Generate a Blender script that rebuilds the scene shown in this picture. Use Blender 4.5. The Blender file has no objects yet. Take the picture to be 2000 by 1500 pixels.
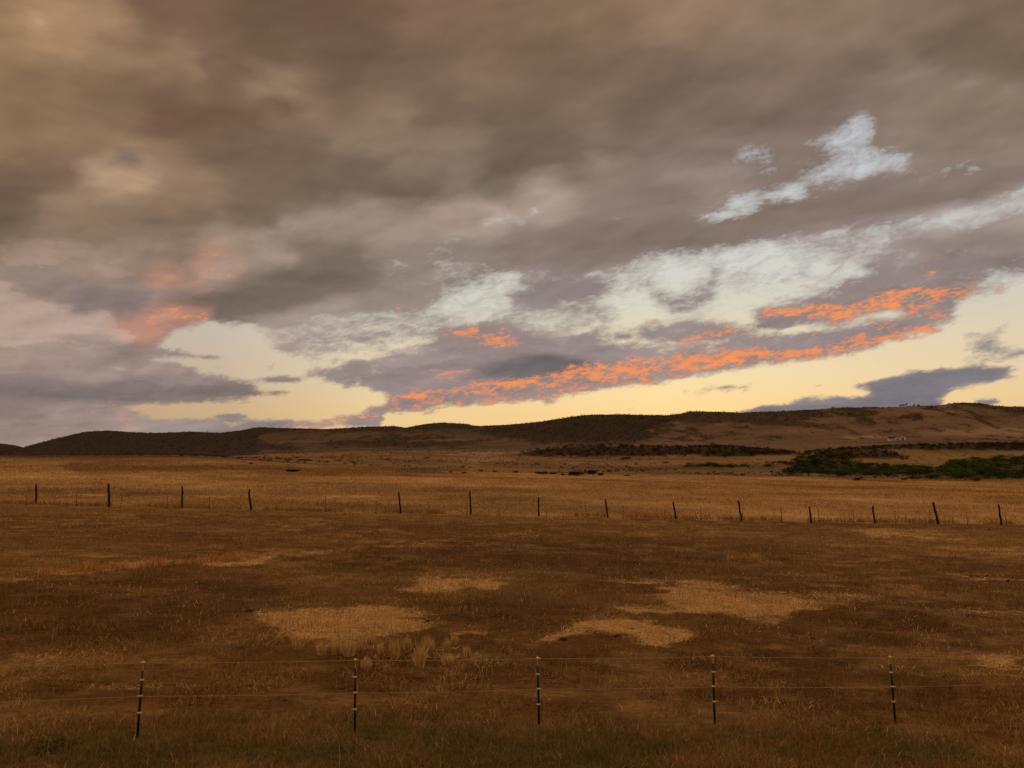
import bpy, math, random
import numpy as np

random.seed(7); rng = np.random.default_rng(7)
R = math.radians
F = 1503.0                       # focal length in photo pixels (2000 x 1500 frame)
HZ = 895.0                       # row of the true horizon
PITCH = math.atan((HZ - 750.0) / F)
CP, SP = math.cos(PITCH), math.sin(PITCH)
CAM_Z = 4.25
scene = bpy.context.scene
COL = scene.collection

def lin(c):
    c = np.asarray(c, float) / 255.0
    return np.where(c <= 0.04045, c / 12.92, ((c + 0.055) / 1.055) ** 2.4)

def ray(x, y):
    """direction of a photo point, scaled so that its forward (Y) length is 1: returns (X/Y, Z/Y)"""
    a = x - 1000.0; b = 750.0 - y
    fy = F * CP - b * SP
    return a / fy, (F * SP + b * CP) / fy

def project(X, Y, Z):
    """photo position of a point given relative to the camera"""
    d = Y * CP + Z * SP
    u = -Y * SP + Z * CP
    d = np.where(d < 1e-3, 1e-3, d)
    return 1000 + F * X / d, 750 - F * u / d

def smooth(e0, e1, x):
    t = np.clip((x - e0) / (e1 - e0), 0, 1)
    return t * t * (3 - 2 * t)

def sdf_poly(px, py, pts):
    """signed distance to a polygon, positive inside"""
    p = np.asarray(pts, float)
    d2 = np.full(px.shape, 1e18); inside = np.zeros(px.shape, bool)
    for i in range(len(p)):
        ax, ay = p[i]; bx, by = p[(i + 1) % len(p)]
        ex, ey = bx - ax, by - ay
        wx, wy = px - ax, py - ay
        t = np.clip((wx * ex + wy * ey) / (ex * ex + ey * ey + 1e-9), 0, 1)
        d2 = np.minimum(d2, (wx - t * ex) ** 2 + (wy - t * ey) ** 2)
        c = ((ay > py) != (by > py)) & (px < (bx - ax) * (py - ay) / (by - ay + 1e-12) + ax)
        inside ^= c
    d = np.sqrt(d2)
    return np.where(inside, d, -d)

def sdf_line(px, py, pts):
    """(distance - half width) negated, for a polyline of (x, y, half width)"""
    p = np.asarray(pts, float); best = np.full(px.shape, -1e9)
    for i in range(len(p) - 1):
        ax, ay, aw = p[i]; bx, by, bw = p[i + 1]
        ex, ey = bx - ax, by - ay
        wx, wy = px - ax, py - ay
        t = np.clip((wx * ex + wy * ey) / (ex * ex + ey * ey + 1e-9), 0, 1)
        d = np.sqrt((wx - t * ex) ** 2 + (wy - t * ey) ** 2)
        best = np.maximum(best, aw + (bw - aw) * t - d)
    return best

# ------------------------------------------------------------------ node expressions
class E:
    tree = None
    def __init__(s, sock): s.s = sock
    @staticmethod
    def wire(v, inp):
        if isinstance(v, E): E.tree.links.new(v.s, inp)
        else: inp.default_value = v
    @staticmethod
    def m(op, *a):
        n = E.tree.nodes.new('ShaderNodeMath'); n.operation = op
        for i, v in enumerate(a): E.wire(v, n.inputs[i])
        return E(n.outputs[0])
    def __add__(s, o): return E.m('ADD', s, o)
    def __radd__(s, o): return E.m('ADD', o, s)
    def __sub__(s, o): return E.m('SUBTRACT', s, o)
    def __rsub__(s, o): return E.m('SUBTRACT', o, s)
    def __mul__(s, o): return E.m('MULTIPLY', s, o)
    def __rmul__(s, o): return E.m('MULTIPLY', o, s)
    def __truediv__(s, o): return E.m('DIVIDE', s, o)

def n_range(v, a, b, c=0.0, d=1.0, kind='LINEAR'):
    n = E.tree.nodes.new('ShaderNodeMapRange'); n.interpolation_type = kind; n.clamp = True
    E.wire(v, n.inputs[0])
    for i, q in enumerate((a, b, c, d)): E.wire(q, n.inputs[i + 1])
    return E(n.outputs[0])

def n_sm(v, a, b): return n_range(v, a, b, 0.0, 1.0, 'SMOOTHSTEP')

def n_mix(f, a, b, mode='MIX'):
    n = E.tree.nodes.new('ShaderNodeMixRGB'); n.blend_type = mode
    E.wire(f, n.inputs[0])
    for v, i in ((a, 1), (b, 2)):
        if isinstance(v, E): E.tree.links.new(v.s, n.inputs[i])
        else: n.inputs[i].default_value = (*v, 1) if len(v) == 3 else v
    return E(n.outputs[0])

def n_xyz(x, y, z=0.0):
    n = E.tree.nodes.new('ShaderNodeCombineXYZ')
    for i, v in enumerate((x, y, z)): E.wire(v, n.inputs[i])
    return E(n.outputs[0])

def n_sep(v):
    n = E.tree.nodes.new('ShaderNodeSeparateXYZ'); E.tree.links.new(v.s, n.inputs[0])
    return [E(o) for o in n.outputs]

def n_noise(vec, scale, detail=4.0, rough=0.55, dist=0.0, dim='3D'):
    n = E.tree.nodes.new('ShaderNodeTexNoise'); n.noise_dimensions = dim
    E.tree.links.new(vec.s, n.inputs['Vector'])
    n.inputs['Scale'].default_value = scale; n.inputs['Detail'].default_value = detail
    n.inputs['Roughness'].default_value = rough; n.inputs['Distortion'].default_value = dist
    return E(n.outputs['Fac']), E(n.outputs['Color'])

def n_ramp(f, stops, interp='LINEAR'):
    n = E.tree.nodes.new('ShaderNodeValToRGB'); n.color_ramp.interpolation = interp
    E.wire(f, n.inputs[0]); cr = n.color_ramp
    while len(cr.elements) < len(stops): cr.elements.new(0.5)
    for e, (p, c) in zip(cr.elements, stops):
        e.position = p; e.color = (*c, 1)
    return E(n.outputs[0])

def n_scale(col, f):
    n = E.tree.nodes.new('ShaderNodeVectorMath'); n.operation = 'SCALE'
    E.tree.links.new(col.s, n.inputs[0]); E.wire(f, n.inputs['Scale'])
    return E(n.outputs[0])

# ------------------------------------------------------------------ the sky
# A dusk sky: a clear gradient seen through a broken cloud deck.  Where the deck is open,
# how grey or brown it is and where the last sun still catches it are read from tables over
# azimuth and elevation; noise gives every edge its cloud texture.
AZ = 46.0
EL = list(np.arange(0.0, 12.6, 0.5)) + list(np.arange(13.4, 40.0, 1.0))
NAZ = 128

def build_sky():
    az = np.linspace(-AZ, AZ, NAZ); el = np.array(EL)
    A, L = np.meshgrid(np.radians(az), np.radians(el))
    px, py = project(np.sin(A) * np.cos(L), np.cos(A) * np.cos(L), np.sin(L))

    tones = """
20 20 142 114 82;55 50 178 142 110;120 40 160 128 98;200 40 155 125 95;160 90 160 128 98;30 100 150 118 85;250 100 138 112 88
310 20 120 92 74;400 60 117 89 72;500 50 109 89 69;640 30 112 85 69;370 90 145 120 95;420 125 122 97 80;500 110 113 91 74
530 170 142 118 94;580 178 140 115 92;650 150 112 92 75;200 160 128 104 78;60 160 132 108 80;60 210 135 110 86;330 232 116 90 72
430 230 120 94 76;120 260 138 114 88;10 280 150 120 90;245 345 172 141 115;300 345 152 124 100;370 355 143 118 94;450 300 120 96 80;560 330 116 96 80
640 385 112 94 78;90 325 128 102 84;30 370 112 92 76;20 440 107 91 75;150 385 140 116 92;200 425 140 116 90;350 420 128 104 84;500 420 120 100 82
610 430 132 115 98;700 410 148 132 118;700 50 112 88 70;850 40 128 102 82;950 60 128 102 82;1000 20 135 108 88;1150 10 140 114 88
1300 20 155 125 95;1330 50 148 118 90;1200 60 135 108 88;1050 110 119 97 78;800 140 122 98 82;960 165 130 110 88;1100 140 117 97 79
1250 120 122 102 86;1320 150 116 100 86;860 220 118 98 82;1010 240 120 100 84;1150 205 130 110 90;1250 230 120 102 86;740 240 137 117 94
800 290 136 116 96;900 280 138 118 100;1010 300 120 100 84;1100 310 114 97 83;720 340 112 94 78;830 370 118 102 90;980 365 116 102 91
1180 320 142 122 112;1300 290 126 110 100;1280 345 136 120 117;1070 385 168 152 138;740 435 156 138 126;850 420 162 143 124;960 430 184 172 160
1050 425 172 156 146;1200 400 142 124 112;1250 440 138 120 109;1350 20 150 122 100;1450 20 148 122 104;1560 30 138 112 94;1650 40 145 122 100
1800 30 136 114 94;1980 20 130 108 86;1900 70 120 98 82;1600 80 140 120 98;1400 90 130 110 92;1500 130 130 112 94;1650 130 119 99 83
1850 100 116 98 82;1990 110 116 98 82;1400 150 122 104 90;1460 165 132 114 100;1600 180 120 102 88;1800 165 136 121 109;1700 180 122 108 98
1900 200 134 116 100;1980 180 128 110 96;1400 220 124 106 94;1450 260 132 115 111;1550 245 128 112 104;1640 205 126 112 108;1750 230 138 120 108
1850 220 136 118 100;1950 230 138 120 102;1350 290 136 118 108;1550 310 136 118 110;1800 290 147 130 120;1950 310 142 124 112;1900 350 132 116 106
1400 370 150 134 124;1650 395 131 113 103;1500 425 133 115 105;1780 380 136 118 108;1990 400 166 152 146;1850 430 152 138 132;1900 470 150 136 131
1950 500 140 125 118;1850 520 136 121 116;1750 480 152 138 134;1650 450 158 144 138;60 500 156 133 118;200 520 154 134 122;120 560 148 130 123
250 590 147 129 123;450 480 160 138 122;350 500 140 120 106;480 530 158 138 124;30 600 168 146 134;110 640 166 145 133;200 665 146 129 122;60 690 160 138 128
160 710 158 138 130;280 520 140 121 108;620 600 168 153 145;560 640 168 153 145;680 650 164 149 143;740 560 146 131 124;820 500 150 135 127;880 520 148 134 128
780 470 148 132 122;1000 470 134 118 109;1150 460 133 117 109;1300 440 133 117 108;950 500 140 126 118;1100 500 138 122 115;650 520 124 110 98;560 560 117 104 93
450 590 122 108 98;700 460 138 122 110;600 730 154 138 136;700 720 150 134 132;800 690 150 134 132;900 700 152 136 134;1000 640 150 134 132;1150 660 152 138 136
1300 640 158 142 138;1400 640 152 138 136;1500 620 150 134 134;1600 560 148 132 132;1700 540 150 134 132;1800 520 150 134 130;100 820 158 140 132;300 835 160 142 135
1000 560 152 140 136;1150 570 148 136 133;1350 570 152 140 137;1900 680 150 142 142;1750 770 130 124 132;450 820 142 130 130;60 800 150 132 124
"""
    cp = np.array([[float(v) for v in s.split()] for s in tones.replace('\n', ';').split(';') if s.strip()])
    cl = lin(cp[:, 2:])
    d2 = (px[..., None] - cp[:, 0]) ** 2 + ((py[..., None] - cp[:, 1]) * 1.35) ** 2
    w = np.exp(-d2 / (2 * 32.0 ** 2)) + 0.02 * np.exp(-d2 / (2 * 90.0 ** 2)) + 1e-7 / (1 + d2 / 1e4)
    col = (w[..., None] * cl).sum(2) / w.sum(2)[..., None]
    # brightness from the near samples, hue from a wide neighbourhood
    w2 = np.exp(-d2 / (2 * 130.0 ** 2)) + 1e-7 / (1 + d2 / 1e4)
    hue = (w2[..., None] * (cl / cl.sum(1, keepdims=True))).sum(2) / w2.sum(2)[..., None]
    col = col.sum(-1, keepdims=True) * (0.8 * hue + 0.2 * col / col.sum(-1, keepdims=True))
    cov = np.zeros(px.shape); glow = np.zeros(px.shape); lift = np.zeros(px.shape)

    def paint(m, c=None, cover=None, g=None):
        nonlocal cov, glow, col
        if c is not None: col = col * (1 - m[..., None]) + lin(c) * m[..., None]
        if cover is not None: cov = cov * (1 - m) + cover * m
        if g is not None: glow = np.maximum(glow, g * m)

    def poly(pts, blur, c=None, cover=None, g=None):
        d = sdf_poly(px, py, pts)
        if c is not None: paint(smooth(-blur, blur, d), c)
        if cover is not None: paint(smooth(-1.7 * blur, 1.7 * blur, d), None, cover * 1.12 if cover > 0.8 else cover)

    def line(pts, blur, c=None, cover=None, g=None):
        d = sdf_line(px, py, pts)
        if c is not None: paint(smooth(-blur, blur, d), c)
        if cover is not None: paint(smooth(-1.4 * blur, 1.2 * blur, d), None, cover * 1.12 if cover > 0.8 else cover)
        if g is not None: paint(smooth(-2.3 * blur, 1.1 * blur, d), None, None, g)

    # the main deck
    poly([(-900, -900), (2900, -900), (2900, 290), (2000, 362), (1900, 398), (1800, 416), (1700, 440), (1600, 456), (1420, 474), (1330, 496),
          (1250, 516), (1150, 524), (1060, 540), (990, 544), (950, 535), (900, 575), (830, 602), (760, 612), (700, 640), (600, 690), (520, 690),
          (560, 650), (470, 632), (400, 618), (335, 645), (300, 690), (-900, 700)], 16, cover=1.25)
    # left side: everything down to the hills is cloudy
    poly([(-900, 500), (215, 500), (280, 640), (300, 690), (290, 720), (250, 790), (330, 830), (560, 835), (560, 900), (-900, 900)], 16, cover=0.95)
    # billows in the deck: lighter shoulders, darker undersides
    for r_, b_, c_, pts in (
        (11, 14, (186, 150, 118), [(48, 56), (75, 42)]), (12, 14, (164, 132, 100), [(108, 30), (150, 58), (162, 92)]), (10, 14, (158, 128, 98), [(185, 20), (212, 46)]),
        (11, 16, (147, 122, 96), [(185, 112), (290, 130), (348, 94), (382, 112), (386, 168)]), (22, 16, (146, 122, 98), [(500, 160), (560, 166)]), (9, 12, (114, 91, 73), [(290, 202), (420, 216), (570, 206)]),
        (12, 14, (117, 90, 71), [(300, 236), (400, 240), (500, 231)]), (9, 14, (146, 119, 91), [(-20, 278), (70, 256), (140, 262)]), (14, 14, (174, 143, 117), [(160, 346), (230, 340), (290, 350)]),
        (9, 10, (182, 150, 124), [(205, 336), (240, 328)]), (8, 12, (150, 126, 103), [(115, 386), (200, 390)]), (6, 10, (148, 122, 98), [(140, 416), (300, 426), (420, 409)]), (12, 12, (130, 109, 95), [(232, 314), (258, 316)]),
        (12, 12, (142, 117, 97), [(612, 226), (640, 236)]), (8, 10, (141, 121, 99), [(690, 272), (760, 241), (812, 222)]), (11, 12, (140, 121, 101), [(650, 272), (720, 291), (800, 271), (860, 276), (905, 291)]),
        (14, 14, (112, 96, 82), [(700, 345), (790, 378), (850, 372)]), (7, 10, (151, 131, 121), [(1166, 320), (1202, 304)]), (8, 12, (153, 137, 129), [(1300, 346), (1380, 341), (1455, 330)]),
        (9, 14, (140, 124, 110), [(1660, 160), (1800, 146), (1900, 166), (1995, 192)]), (11, 14, (119, 101, 89), [(1300, 236), (1500, 231), (1640, 190)]), (12, 14, (116, 99, 84), [(980, 320), (1120, 305), (1240, 275)]),
        (14, 12, (172, 156, 140), [(1068, 372), (1090, 380)]), (5, 9, (184, 164, 142), [(828, 416), (866, 408)]), (12, 14, (127, 110, 98), [(1420, 420), (1540, 424), (1660, 405)])):
        line([(x_, y_, r_) for x_, y_ in pts], b_, c_)
    poly([(470, 480), (555, 436), (595, 420), (652, 411), (700, 397), (729, 386), (742, 402), (800, 406), (862, 403), (935, 411), (945, 450), (800, 470), (640, 462)], 8, (153, 135, 123))
    # heaped heads standing out against the cloud behind them
    for pts in ([(-300, 536), (0, 544), (60, 578), (112, 598), (150, 622), (186, 602), (217, 626), (270, 664), (200, 680), (100, 668), (-300, 690)],
                [(480, 470), (555, 438), (595, 420), (652, 411), (700, 397), (729, 386), (745, 404), (800, 408), (862, 404), (925, 412), (900, 440), (800, 462), (640, 462)],
                [(150, 372), (170, 338), (235, 326), (300, 344), (290, 372), (220, 384)], [(20, 90), (30, 52), (80, 30), (150, 12), (215, 20), (190, 80), (150, 110), (90, 90)], [(480, 190), (500, 148), (545, 138), (580, 160), (570, 196)],
                [(240, 730), (310, 706), (365, 716), (400, 742), (440, 748), (330, 756)], [(0, 470), (130, 458), (180, 480), (120, 512), (0, 518)],
                [(180, 520), (260, 490), (330, 476), (360, 500), (300, 520), (230, 545)], [(1300, 352), (1380, 334), (1455, 326), (1440, 346), (1350, 366)], [(1000, 650), (1060, 640), (1130, 648), (1080, 664)], [(690, 705), (800, 680), (900, 690), (820, 720)]):
        lift = np.maximum(lift, smooth(-24, 18, sdf_poly(px, py, pts)))
    # openings in the deck
    for p in ([(1378, 462), (1414, 408), (1450, 374), (1556, 350), (1636, 322), (1690, 302), (1790, 282), (1772, 312), (1735, 332), (1660, 348), (1590, 368), (1545, 396), (1500, 386), (1450, 420), (1405, 445)],
              [(1610, 290), (1640, 256), (1668, 228), (1692, 214), (1712, 236), (1706, 274), (1692, 296), (1650, 300)]):
        poly(p, 17, cover=0.10)
    line([(1300, 470, 8), (1385, 440, 12), (1440, 400, 18)], 16, cover=0.15)
    line([(1700, 400, 6), (1780, 376, 8), (1850, 342, 7), (1930, 308, 5), (2010, 285, 5)], 12, cover=0.52)
    line([(1400, 318, 8), (1450, 302, 16), (1500, 306, 18)], 22, cover=0.42)
    line([(1560, 300, 8), (1620, 290, 14), (1660, 260, 16)], 24, cover=0.40)
    line([(1760, 360, 8), (1850, 325, 10), (1960, 285, 8)], 20, cover=0.74)
    line([(1540, 400, 8), (1640, 385, 12), (1700, 360, 10)], 16, cover=0.50)
    line([(1310, 455, 10), (1380, 425, 12)], 20, cover=0.55)
    line([(1120, 440, 8), (1250, 420, 10)], 24, cover=0.85)
    line([(1660, 462, 6), (1750, 442, 7), (1860, 410, 6), (1960, 385, 5)], 11, cover=0.42)
    line([(955, 425, 12), (1010, 425, 8), (1045, 410, 12)], 16, cover=0.4)
    line([(520, 500, 9), (570, 506, 7)], 16, (178, 160, 146), cover=0.62)
    # the dark bank running along under the upper openings
    line([(1000, 490, 30), (1200, 478, 30), (1340, 468, 22), (1460, 444, 26), (1600, 420, 28), (1750, 402, 22), (1900, 368, 22), (2080, 322, 24)], 14, (132, 115, 105), cover=1.2)
    # the broken deck over the middle
    poly([(740, 470), (900, 440), (960, 470), (950, 530), (890, 570), (800, 590), (740, 570)], 22, cover=0.84)
    line([(880, 582, 8), (930, 568, 14), (1000, 548, 10)], 14, cover=0.12)
    line([(1250, 520, 10), (1340, 505, 12), (1420, 480, 8)], 12, cover=0.52)
    # wisps over the clear middle band
    poly([(985, 580), (1050, 548), (1120, 533), (1230, 552), (1190, 580), (1130, 598), (1060, 612), (1000, 602)], 13, (144, 131, 127), cover=1.0)
    line([(1190, 540, 10), (1290, 545, 9)], 14, (160, 148, 142), cover=0.62)
    line([(1395, 535, 14), (1360, 570, 20), (1320, 600, 8)], 16, (150, 138, 134), cover=0.66)
    line([(980, 615, 10), (1080, 620, 14), (1180, 640, 8)], 14, (160, 148, 140), cover=0.62)
    line([(1540, 545, 5), (1580, 515, 7)], 12, (160, 150, 146), cover=0.6)
    line([(1625, 535, 4), (1655, 530, 5)], 9, (165, 140, 130), cover=0.7, g=0.55)
    line([(1250, 560, 8), (1310, 590, 16), (1380, 575, 20), (1405, 540, 12)], 15, (150, 137, 132), cover=0.80)
    line([(1020, 610, 10), (1110, 600, 14), (1190, 612, 12)], 14, (158, 145, 138), cover=0.74)
    line([(1420, 490, 6), (1500, 478, 8), (1580, 470, 8)], 12, (158, 146, 140), cover=0.62)
    line([(1430, 560, 6), (1480, 552, 8)], 12, (165, 154, 148), cover=0.58)
    line([(860, 560, 8), (920, 545, 10)], 12, (150, 138, 132), cover=0.66)
    line([(600, 650, 14), (720, 630, 18), (850, 622, 14)], 16, (156, 142, 136), cover=0.76)
    line([(610, 690, 8), (720, 665, 10), (820, 652, 8)], 12, (154, 140, 136), cover=0.70)
    # grey bank on the right under the deck
    poly([(1560, 492), (1640, 474), (1740, 440), (1850, 415), (2400, 330), (2400, 520), (2000, 538), (1920, 545), (1840, 552), (1770, 540), (1700, 512), (1630, 492)], 15, cover=0.92)
    line([(1690, 470, 6), (1800, 440, 8), (1920, 410, 8), (2050, 385, 8)], 12, (190, 180, 174), cover=0.55)
    line([(1700, 500, 5), (1780, 492, 6)], 10, cover=0.55)
    # streaky veil left of centre
    poly([(520, 640), (600, 610), (720, 600), (860, 610), (900, 640), (830, 655), (760, 672), (690, 690), (610, 700), (560, 690)], 18, cover=0.60)
    line([(660, 640, 6), (760, 630, 8), (880, 615, 6)], 10, cover=0.66)
    line([(600, 665, 8), (700, 655, 10), (800, 640, 8)], 10, cover=0.62)
    # the long lit band, rising to the right
    poly([(560, 832), (640, 812), (760, 786), (690, 766), (645, 755), (590, 728), (575, 716), (640, 716), (700, 692), (760, 676), (850, 652), (868, 636), (960, 624),
          (1030, 636), (1130, 646), (1240, 640), (1330, 626), (1400, 620), (1468, 636), (1482, 606), (1530, 590), (1580, 574), (1650, 546), (1720, 520), (1780, 498),
          (1840, 535), (1900, 556), (1945, 560), (1885, 582), (1862, 612), (1850, 630), (1760, 662), (1640, 696), (1560, 702), (1470, 714), (1345, 738), (1250, 752),
          (1150, 762), (1060, 776), (960, 782), (900, 790), (820, 800), (720, 812), (640, 828)], 11, cover=0.88)
    line([(1480, 652, 4), (1560, 640, 7), (1650, 632, 7), (1740, 618, 6), (1830, 600, 5)], 8, cover=0.12)
    line([(1180, 664, 7), (1260, 668, 9), (1340, 672, 7), (1420, 668, 5)], 9, cover=0.40)
    line([(1400, 625, 4), (1470, 622, 6)], 8, cover=0.2)
    line([(700, 770, 6), (690, 755, 8)], 10, cover=0.2)
    line([(650, 695, 7), (740, 688, 8), (830, 672, 6)], 10, cover=0.25)
    line([(660, 740, 6), (740, 720, 6)], 10, cover=0.62)
    line([(1440, 664, 4), (1520, 660, 6)], 8, (152, 136, 134), cover=0.75, g=0.3)
    # clear patch at left
    poly([(292, 694), (330, 648), (405, 622), (500, 642), (520, 680), (600, 716), (560, 745), (650, 768), (730, 768), (755, 782), (700, 804), (610, 814), (540, 822), (440, 812),
          (300, 806), (280, 792), (330, 786), (500, 784), (522, 768), (518, 745), (470, 738), (395, 716), (370, 708), (300, 700)], 10, cover=0.0)
    line([(300, 692, 5), (350, 690, 8), (430, 696, 4)], 7, (150, 132, 126), cover=0.9)
    poly([(-300, 742), (90, 736), (165, 752), (262, 730), (310, 708), (362, 716), (392, 738), (440, 744), (505, 752), (514, 766), (490, 780), (380, 786), (200, 783), (-300, 782)], 9, (133, 118, 113), cover=1.0)
    line([(230, 722, 8), (300, 716, 10), (360, 722, 6)], 9, (160, 140, 132))
    line([(-100, 772, 8), (250, 774, 8), (440, 774, 5)], 10, (124, 112, 109))
    line([(85, 737, 2), (145, 742, 3)], 7, cover=0.30)
    line([(212, 719, 2), (242, 714, 4)], 7, cover=0.35)
    line([(20, 791, 3), (125, 792, 4)], 8, cover=0.45)
    line([(-100, 815, 14), (70, 815, 12)], 10, (140, 124, 117), cover=1.0)
    line([(180, 815, 6), (225, 818, 7)], 8, (158, 138, 132), cover=0.9)
    line([(255, 830, 8), (262, 806, 8), (268, 798, 5)], 6, (186, 148, 134), cover=0.95, g=0.4)
    line([(262, 800, 4), (275, 812, 4)], 4, g=0.8)
    line([(300, 830, 8), (360, 828, 8), (420, 832, 8)], 8, (158, 143, 138), cover=0.9)
    line([(425, 808, 5), (470, 815, 8), (495, 826, 8), (560, 826, 6)], 8, (140, 130, 132), cover=0.85)
    line([(522, 748, 4), (555, 744, 8), (590, 742, 4)], 6, (146, 130, 128), cover=0.95)
    line([(525, 770, 3), (570, 769, 4)], 5, (150, 134, 128), cover=0.9)
    line([(330, 786, 4), (360, 787, 3)], 5, (160, 145, 136), cover=0.7)
    line([(300, 730, 3), (470, 735, 3)], 6, (150, 134, 128), cover=0.9)
    # big dark cloud in the left centre, light tower clouds at far left
    poly([(330, 600), (380, 572), (470, 552), (540, 530), (620, 500), (700, 474), (720, 500), (735, 545), (690, 575), (620, 592), (560, 606), (440, 606)], 20, (119, 105, 94), cover=1.0)
    poly([(-300, 540), (0, 546), (60, 580), (112, 600), (150, 624), (186, 604), (215, 628), (268, 664), (278, 682), (200, 688), (-300, 700)], 5, (172, 149, 136), cover=1.0)
    line([(120, 672, 6), (200, 668, 10), (265, 676, 5)], 10, (144, 128, 122))
    line([(-100, 560, 9), (20, 570, 12), (70, 592, 8)], 10, (175, 151, 137))
    poly([(110, 590), (160, 560), (300, 570), (290, 600), (222, 622), (188, 600), (150, 618)], 7, (134, 119, 114))
    poly([(0, 520), (80, 520), (160, 556), (120, 592), (60, 572), (0, 538)], 10, (146, 128, 119))
    # blue-grey clouds low on the right, dark lens in the middle
    poly([(918, 736), (962, 714), (1010, 696), (1070, 690), (1160, 708), (1150, 724), (1080, 735), (1000, 741)], 8, (111, 103, 103), cover=1.0)
    poly([(1450, 806), (1530, 786), (1600, 780), (1700, 773), (1712, 762), (1665, 757), (1690, 748), (1760, 736), (1830, 720), (1920, 709), (1998, 728), (1960, 741), (1870, 760), (1835, 782), (1820, 830), (1450, 830)], 6, (124, 119, 125), cover=1.0)
    line([(1880, 690, 8), (1930, 680, 14), (1990, 690, 12), (2050, 690, 10)], 12, (148, 140, 140), cover=0.72)
    line([(1880, 658, 6), (1945, 655, 14), (1960, 640, 8)], 12, (150, 142, 141), cover=0.66)
    line([(1310, 768, 4), (1370, 766, 5), (1420, 762, 5), (1472, 760, 3)], 5, (148, 134, 124), cover=0.85)
    line([(1065, 788, 2), (1095, 786, 3)], 5, (170, 145, 125), cover=0.75)
    line([(1910, 788, 3), (1960, 786, 4)], 5, (130, 124, 132), cover=0.9)
    line([(685, 828, 6), (740, 822, 7), (730, 816, 4)], 6, (140, 130, 133), cover=0.95)
    line([(1180, 806, 4), (1240, 800, 5)], 8, (248, 200, 125), cover=0.4)

    # where the last sun catches the clouds
    for g, b, pts in (
        (1.0, 8, [(755, 790, 5), (800, 776, 7), (870, 770, 8), (930, 756, 8), (1010, 750, 9), (1080, 740, 10), (1150, 728, 13), (1230, 722, 18), (1310, 712, 20), (1370, 706, 18), (1430, 702, 12), (1475, 706, 5)]),
        (0.75, 8, [(760, 800, 4), (840, 796, 5), (950, 782, 6), (1060, 772, 6), (1180, 752, 8), (1290, 742, 8)]),
        (1.0, 7, [(1390, 690, 5), (1450, 688, 8), (1520, 692, 9), (1600, 688, 10), (1660, 678, 10), (1720, 662, 9), (1790, 648, 8), (1850, 630, 6), (1868, 615, 4)]),
        (0.7, 7, [(1560, 655, 4), (1680, 640, 5), (1790, 615, 4), (1850, 600, 4)]),
        (1.0, 7, [(1480, 606, 5), (1530, 606, 8), (1600, 600, 10), (1650, 602, 14), (1710, 590, 13), (1760, 574, 9), (1830, 566, 8), (1905, 568, 6)]),
        (0.95, 7, [(1615, 622, 6), (1700, 606, 8), (1770, 596, 8), (1850, 582, 6)]),
        (0.95, 6, [(1300, 665, 5), (1350, 660, 7), (1385, 650, 5), (1400, 646, 5), (1465, 641, 5)]),
        (0.6, 6, [(1390, 628, 4), (1450, 626, 4)]),
        (0.95, 6, [(868, 652, 4), (920, 660, 7), (960, 664, 8), (1003, 672, 6)]),
        (0.8, 6, [(985, 646, 5), (1003, 662, 6)]),
        (0.8, 6, [(905, 648, 3), (935, 644, 4)]),
        (1.0, 5, [(826, 728, 4), (870, 730, 5), (925, 728, 4)]),
        (0.95, 6, [(600, 838, 4), (650, 824, 5), (700, 812, 5), (745, 808, 4)]),
        (0.7, 6, [(560, 830, 4), (590, 832, 5)]),
        (0.9, 5, [(1240, 634, 3), (1285, 626, 4)]),
        (0.8, 5, [(1160, 640, 3), (1190, 636, 3)]),
        (0.85, 6, [(1574, 560, 4), (1612, 559, 5)]),
        (0.8, 7, [(1765, 520, 5), (1785, 512, 4)]),
        (0.9, 6, [(1805, 536, 4), (1818, 540, 4)]),
        (0.75, 7, [(1945, 560, 5), (1990, 556, 5)]),
        (0.8, 6, [(1935, 572, 4), (1965, 568, 4)]),
        (0.85, 5, [(1566, 752, 3), (1610, 749, 4), (1642, 748, 3)]),
        (0.85, 4, [(1662, 748, 3), (1700, 742, 3)]),
        (0.8, 5, [(506, 720, 3), (526, 717, 3)]),
        (0.7, 6, [(910, 524, 4), (932, 520, 4)]),
        (0.6, 6, [(925, 552, 4), (945, 548, 3)]),
        (0.7, 6, [(765, 598, 4), (785, 596, 4)]),
        (0.6, 6, [(825, 598, 4), (835, 592, 3)]),
        (0.6, 6, [(890, 614, 4), (905, 610, 4)]),
        (0.7, 8, [(190, 797, 4), (215, 792, 6), (240, 786, 4)]),
    ):
        line(pts, b, g=g)
        paint(smooth(-b, b, sdf_line(px, py, pts)) * 0.7, cover=0.95)
    # broad pink-orange patches at left
    for c, pts in (((210, 146, 121), [(212, 632), (280, 616), (320, 598), (400, 610), (395, 628), (340, 640), (292, 674), (255, 656)]),
                   ((216, 148, 120), [(290, 548), (310, 520), (338, 518), (330, 545), (312, 560)]),
                   ((216, 150, 122), [(372, 530), (385, 500), (402, 494), (395, 520), (385, 536)]),
                   ((222, 155, 122), [(412, 508), (430, 484), (440, 484), (432, 502), (418, 514)]),
                   ((205, 155, 130), [(345, 560), (370, 548), (378, 562)]),
                   ((190, 155, 138), [(370, 540), (420, 520), (470, 520), (460, 545), (400, 560)])):
        poly(pts, 24, tuple(0.72 * np.array(c) + 0.28 * np.array((140, 126, 120))), cover=0.95); paint(smooth(-26, 14, sdf_poly(px, py, pts)) * 0.58, g=1.0)

    low_fade = smooth(0.0, 1.2, L * 57.3)
    # ---------------- nodes
    w = bpy.data.worlds.new('World'); scene.world = w; w.use_nodes = True
    t = w.node_tree; t.nodes.clear(); E.tree = t
    tc = t.nodes.new('ShaderNodeTexCoord')
    x, y, z = n_sep(E(tc.outputs['Generated']))
    azd = E.m('ARCTAN2', x, y) * 57.29578
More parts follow.
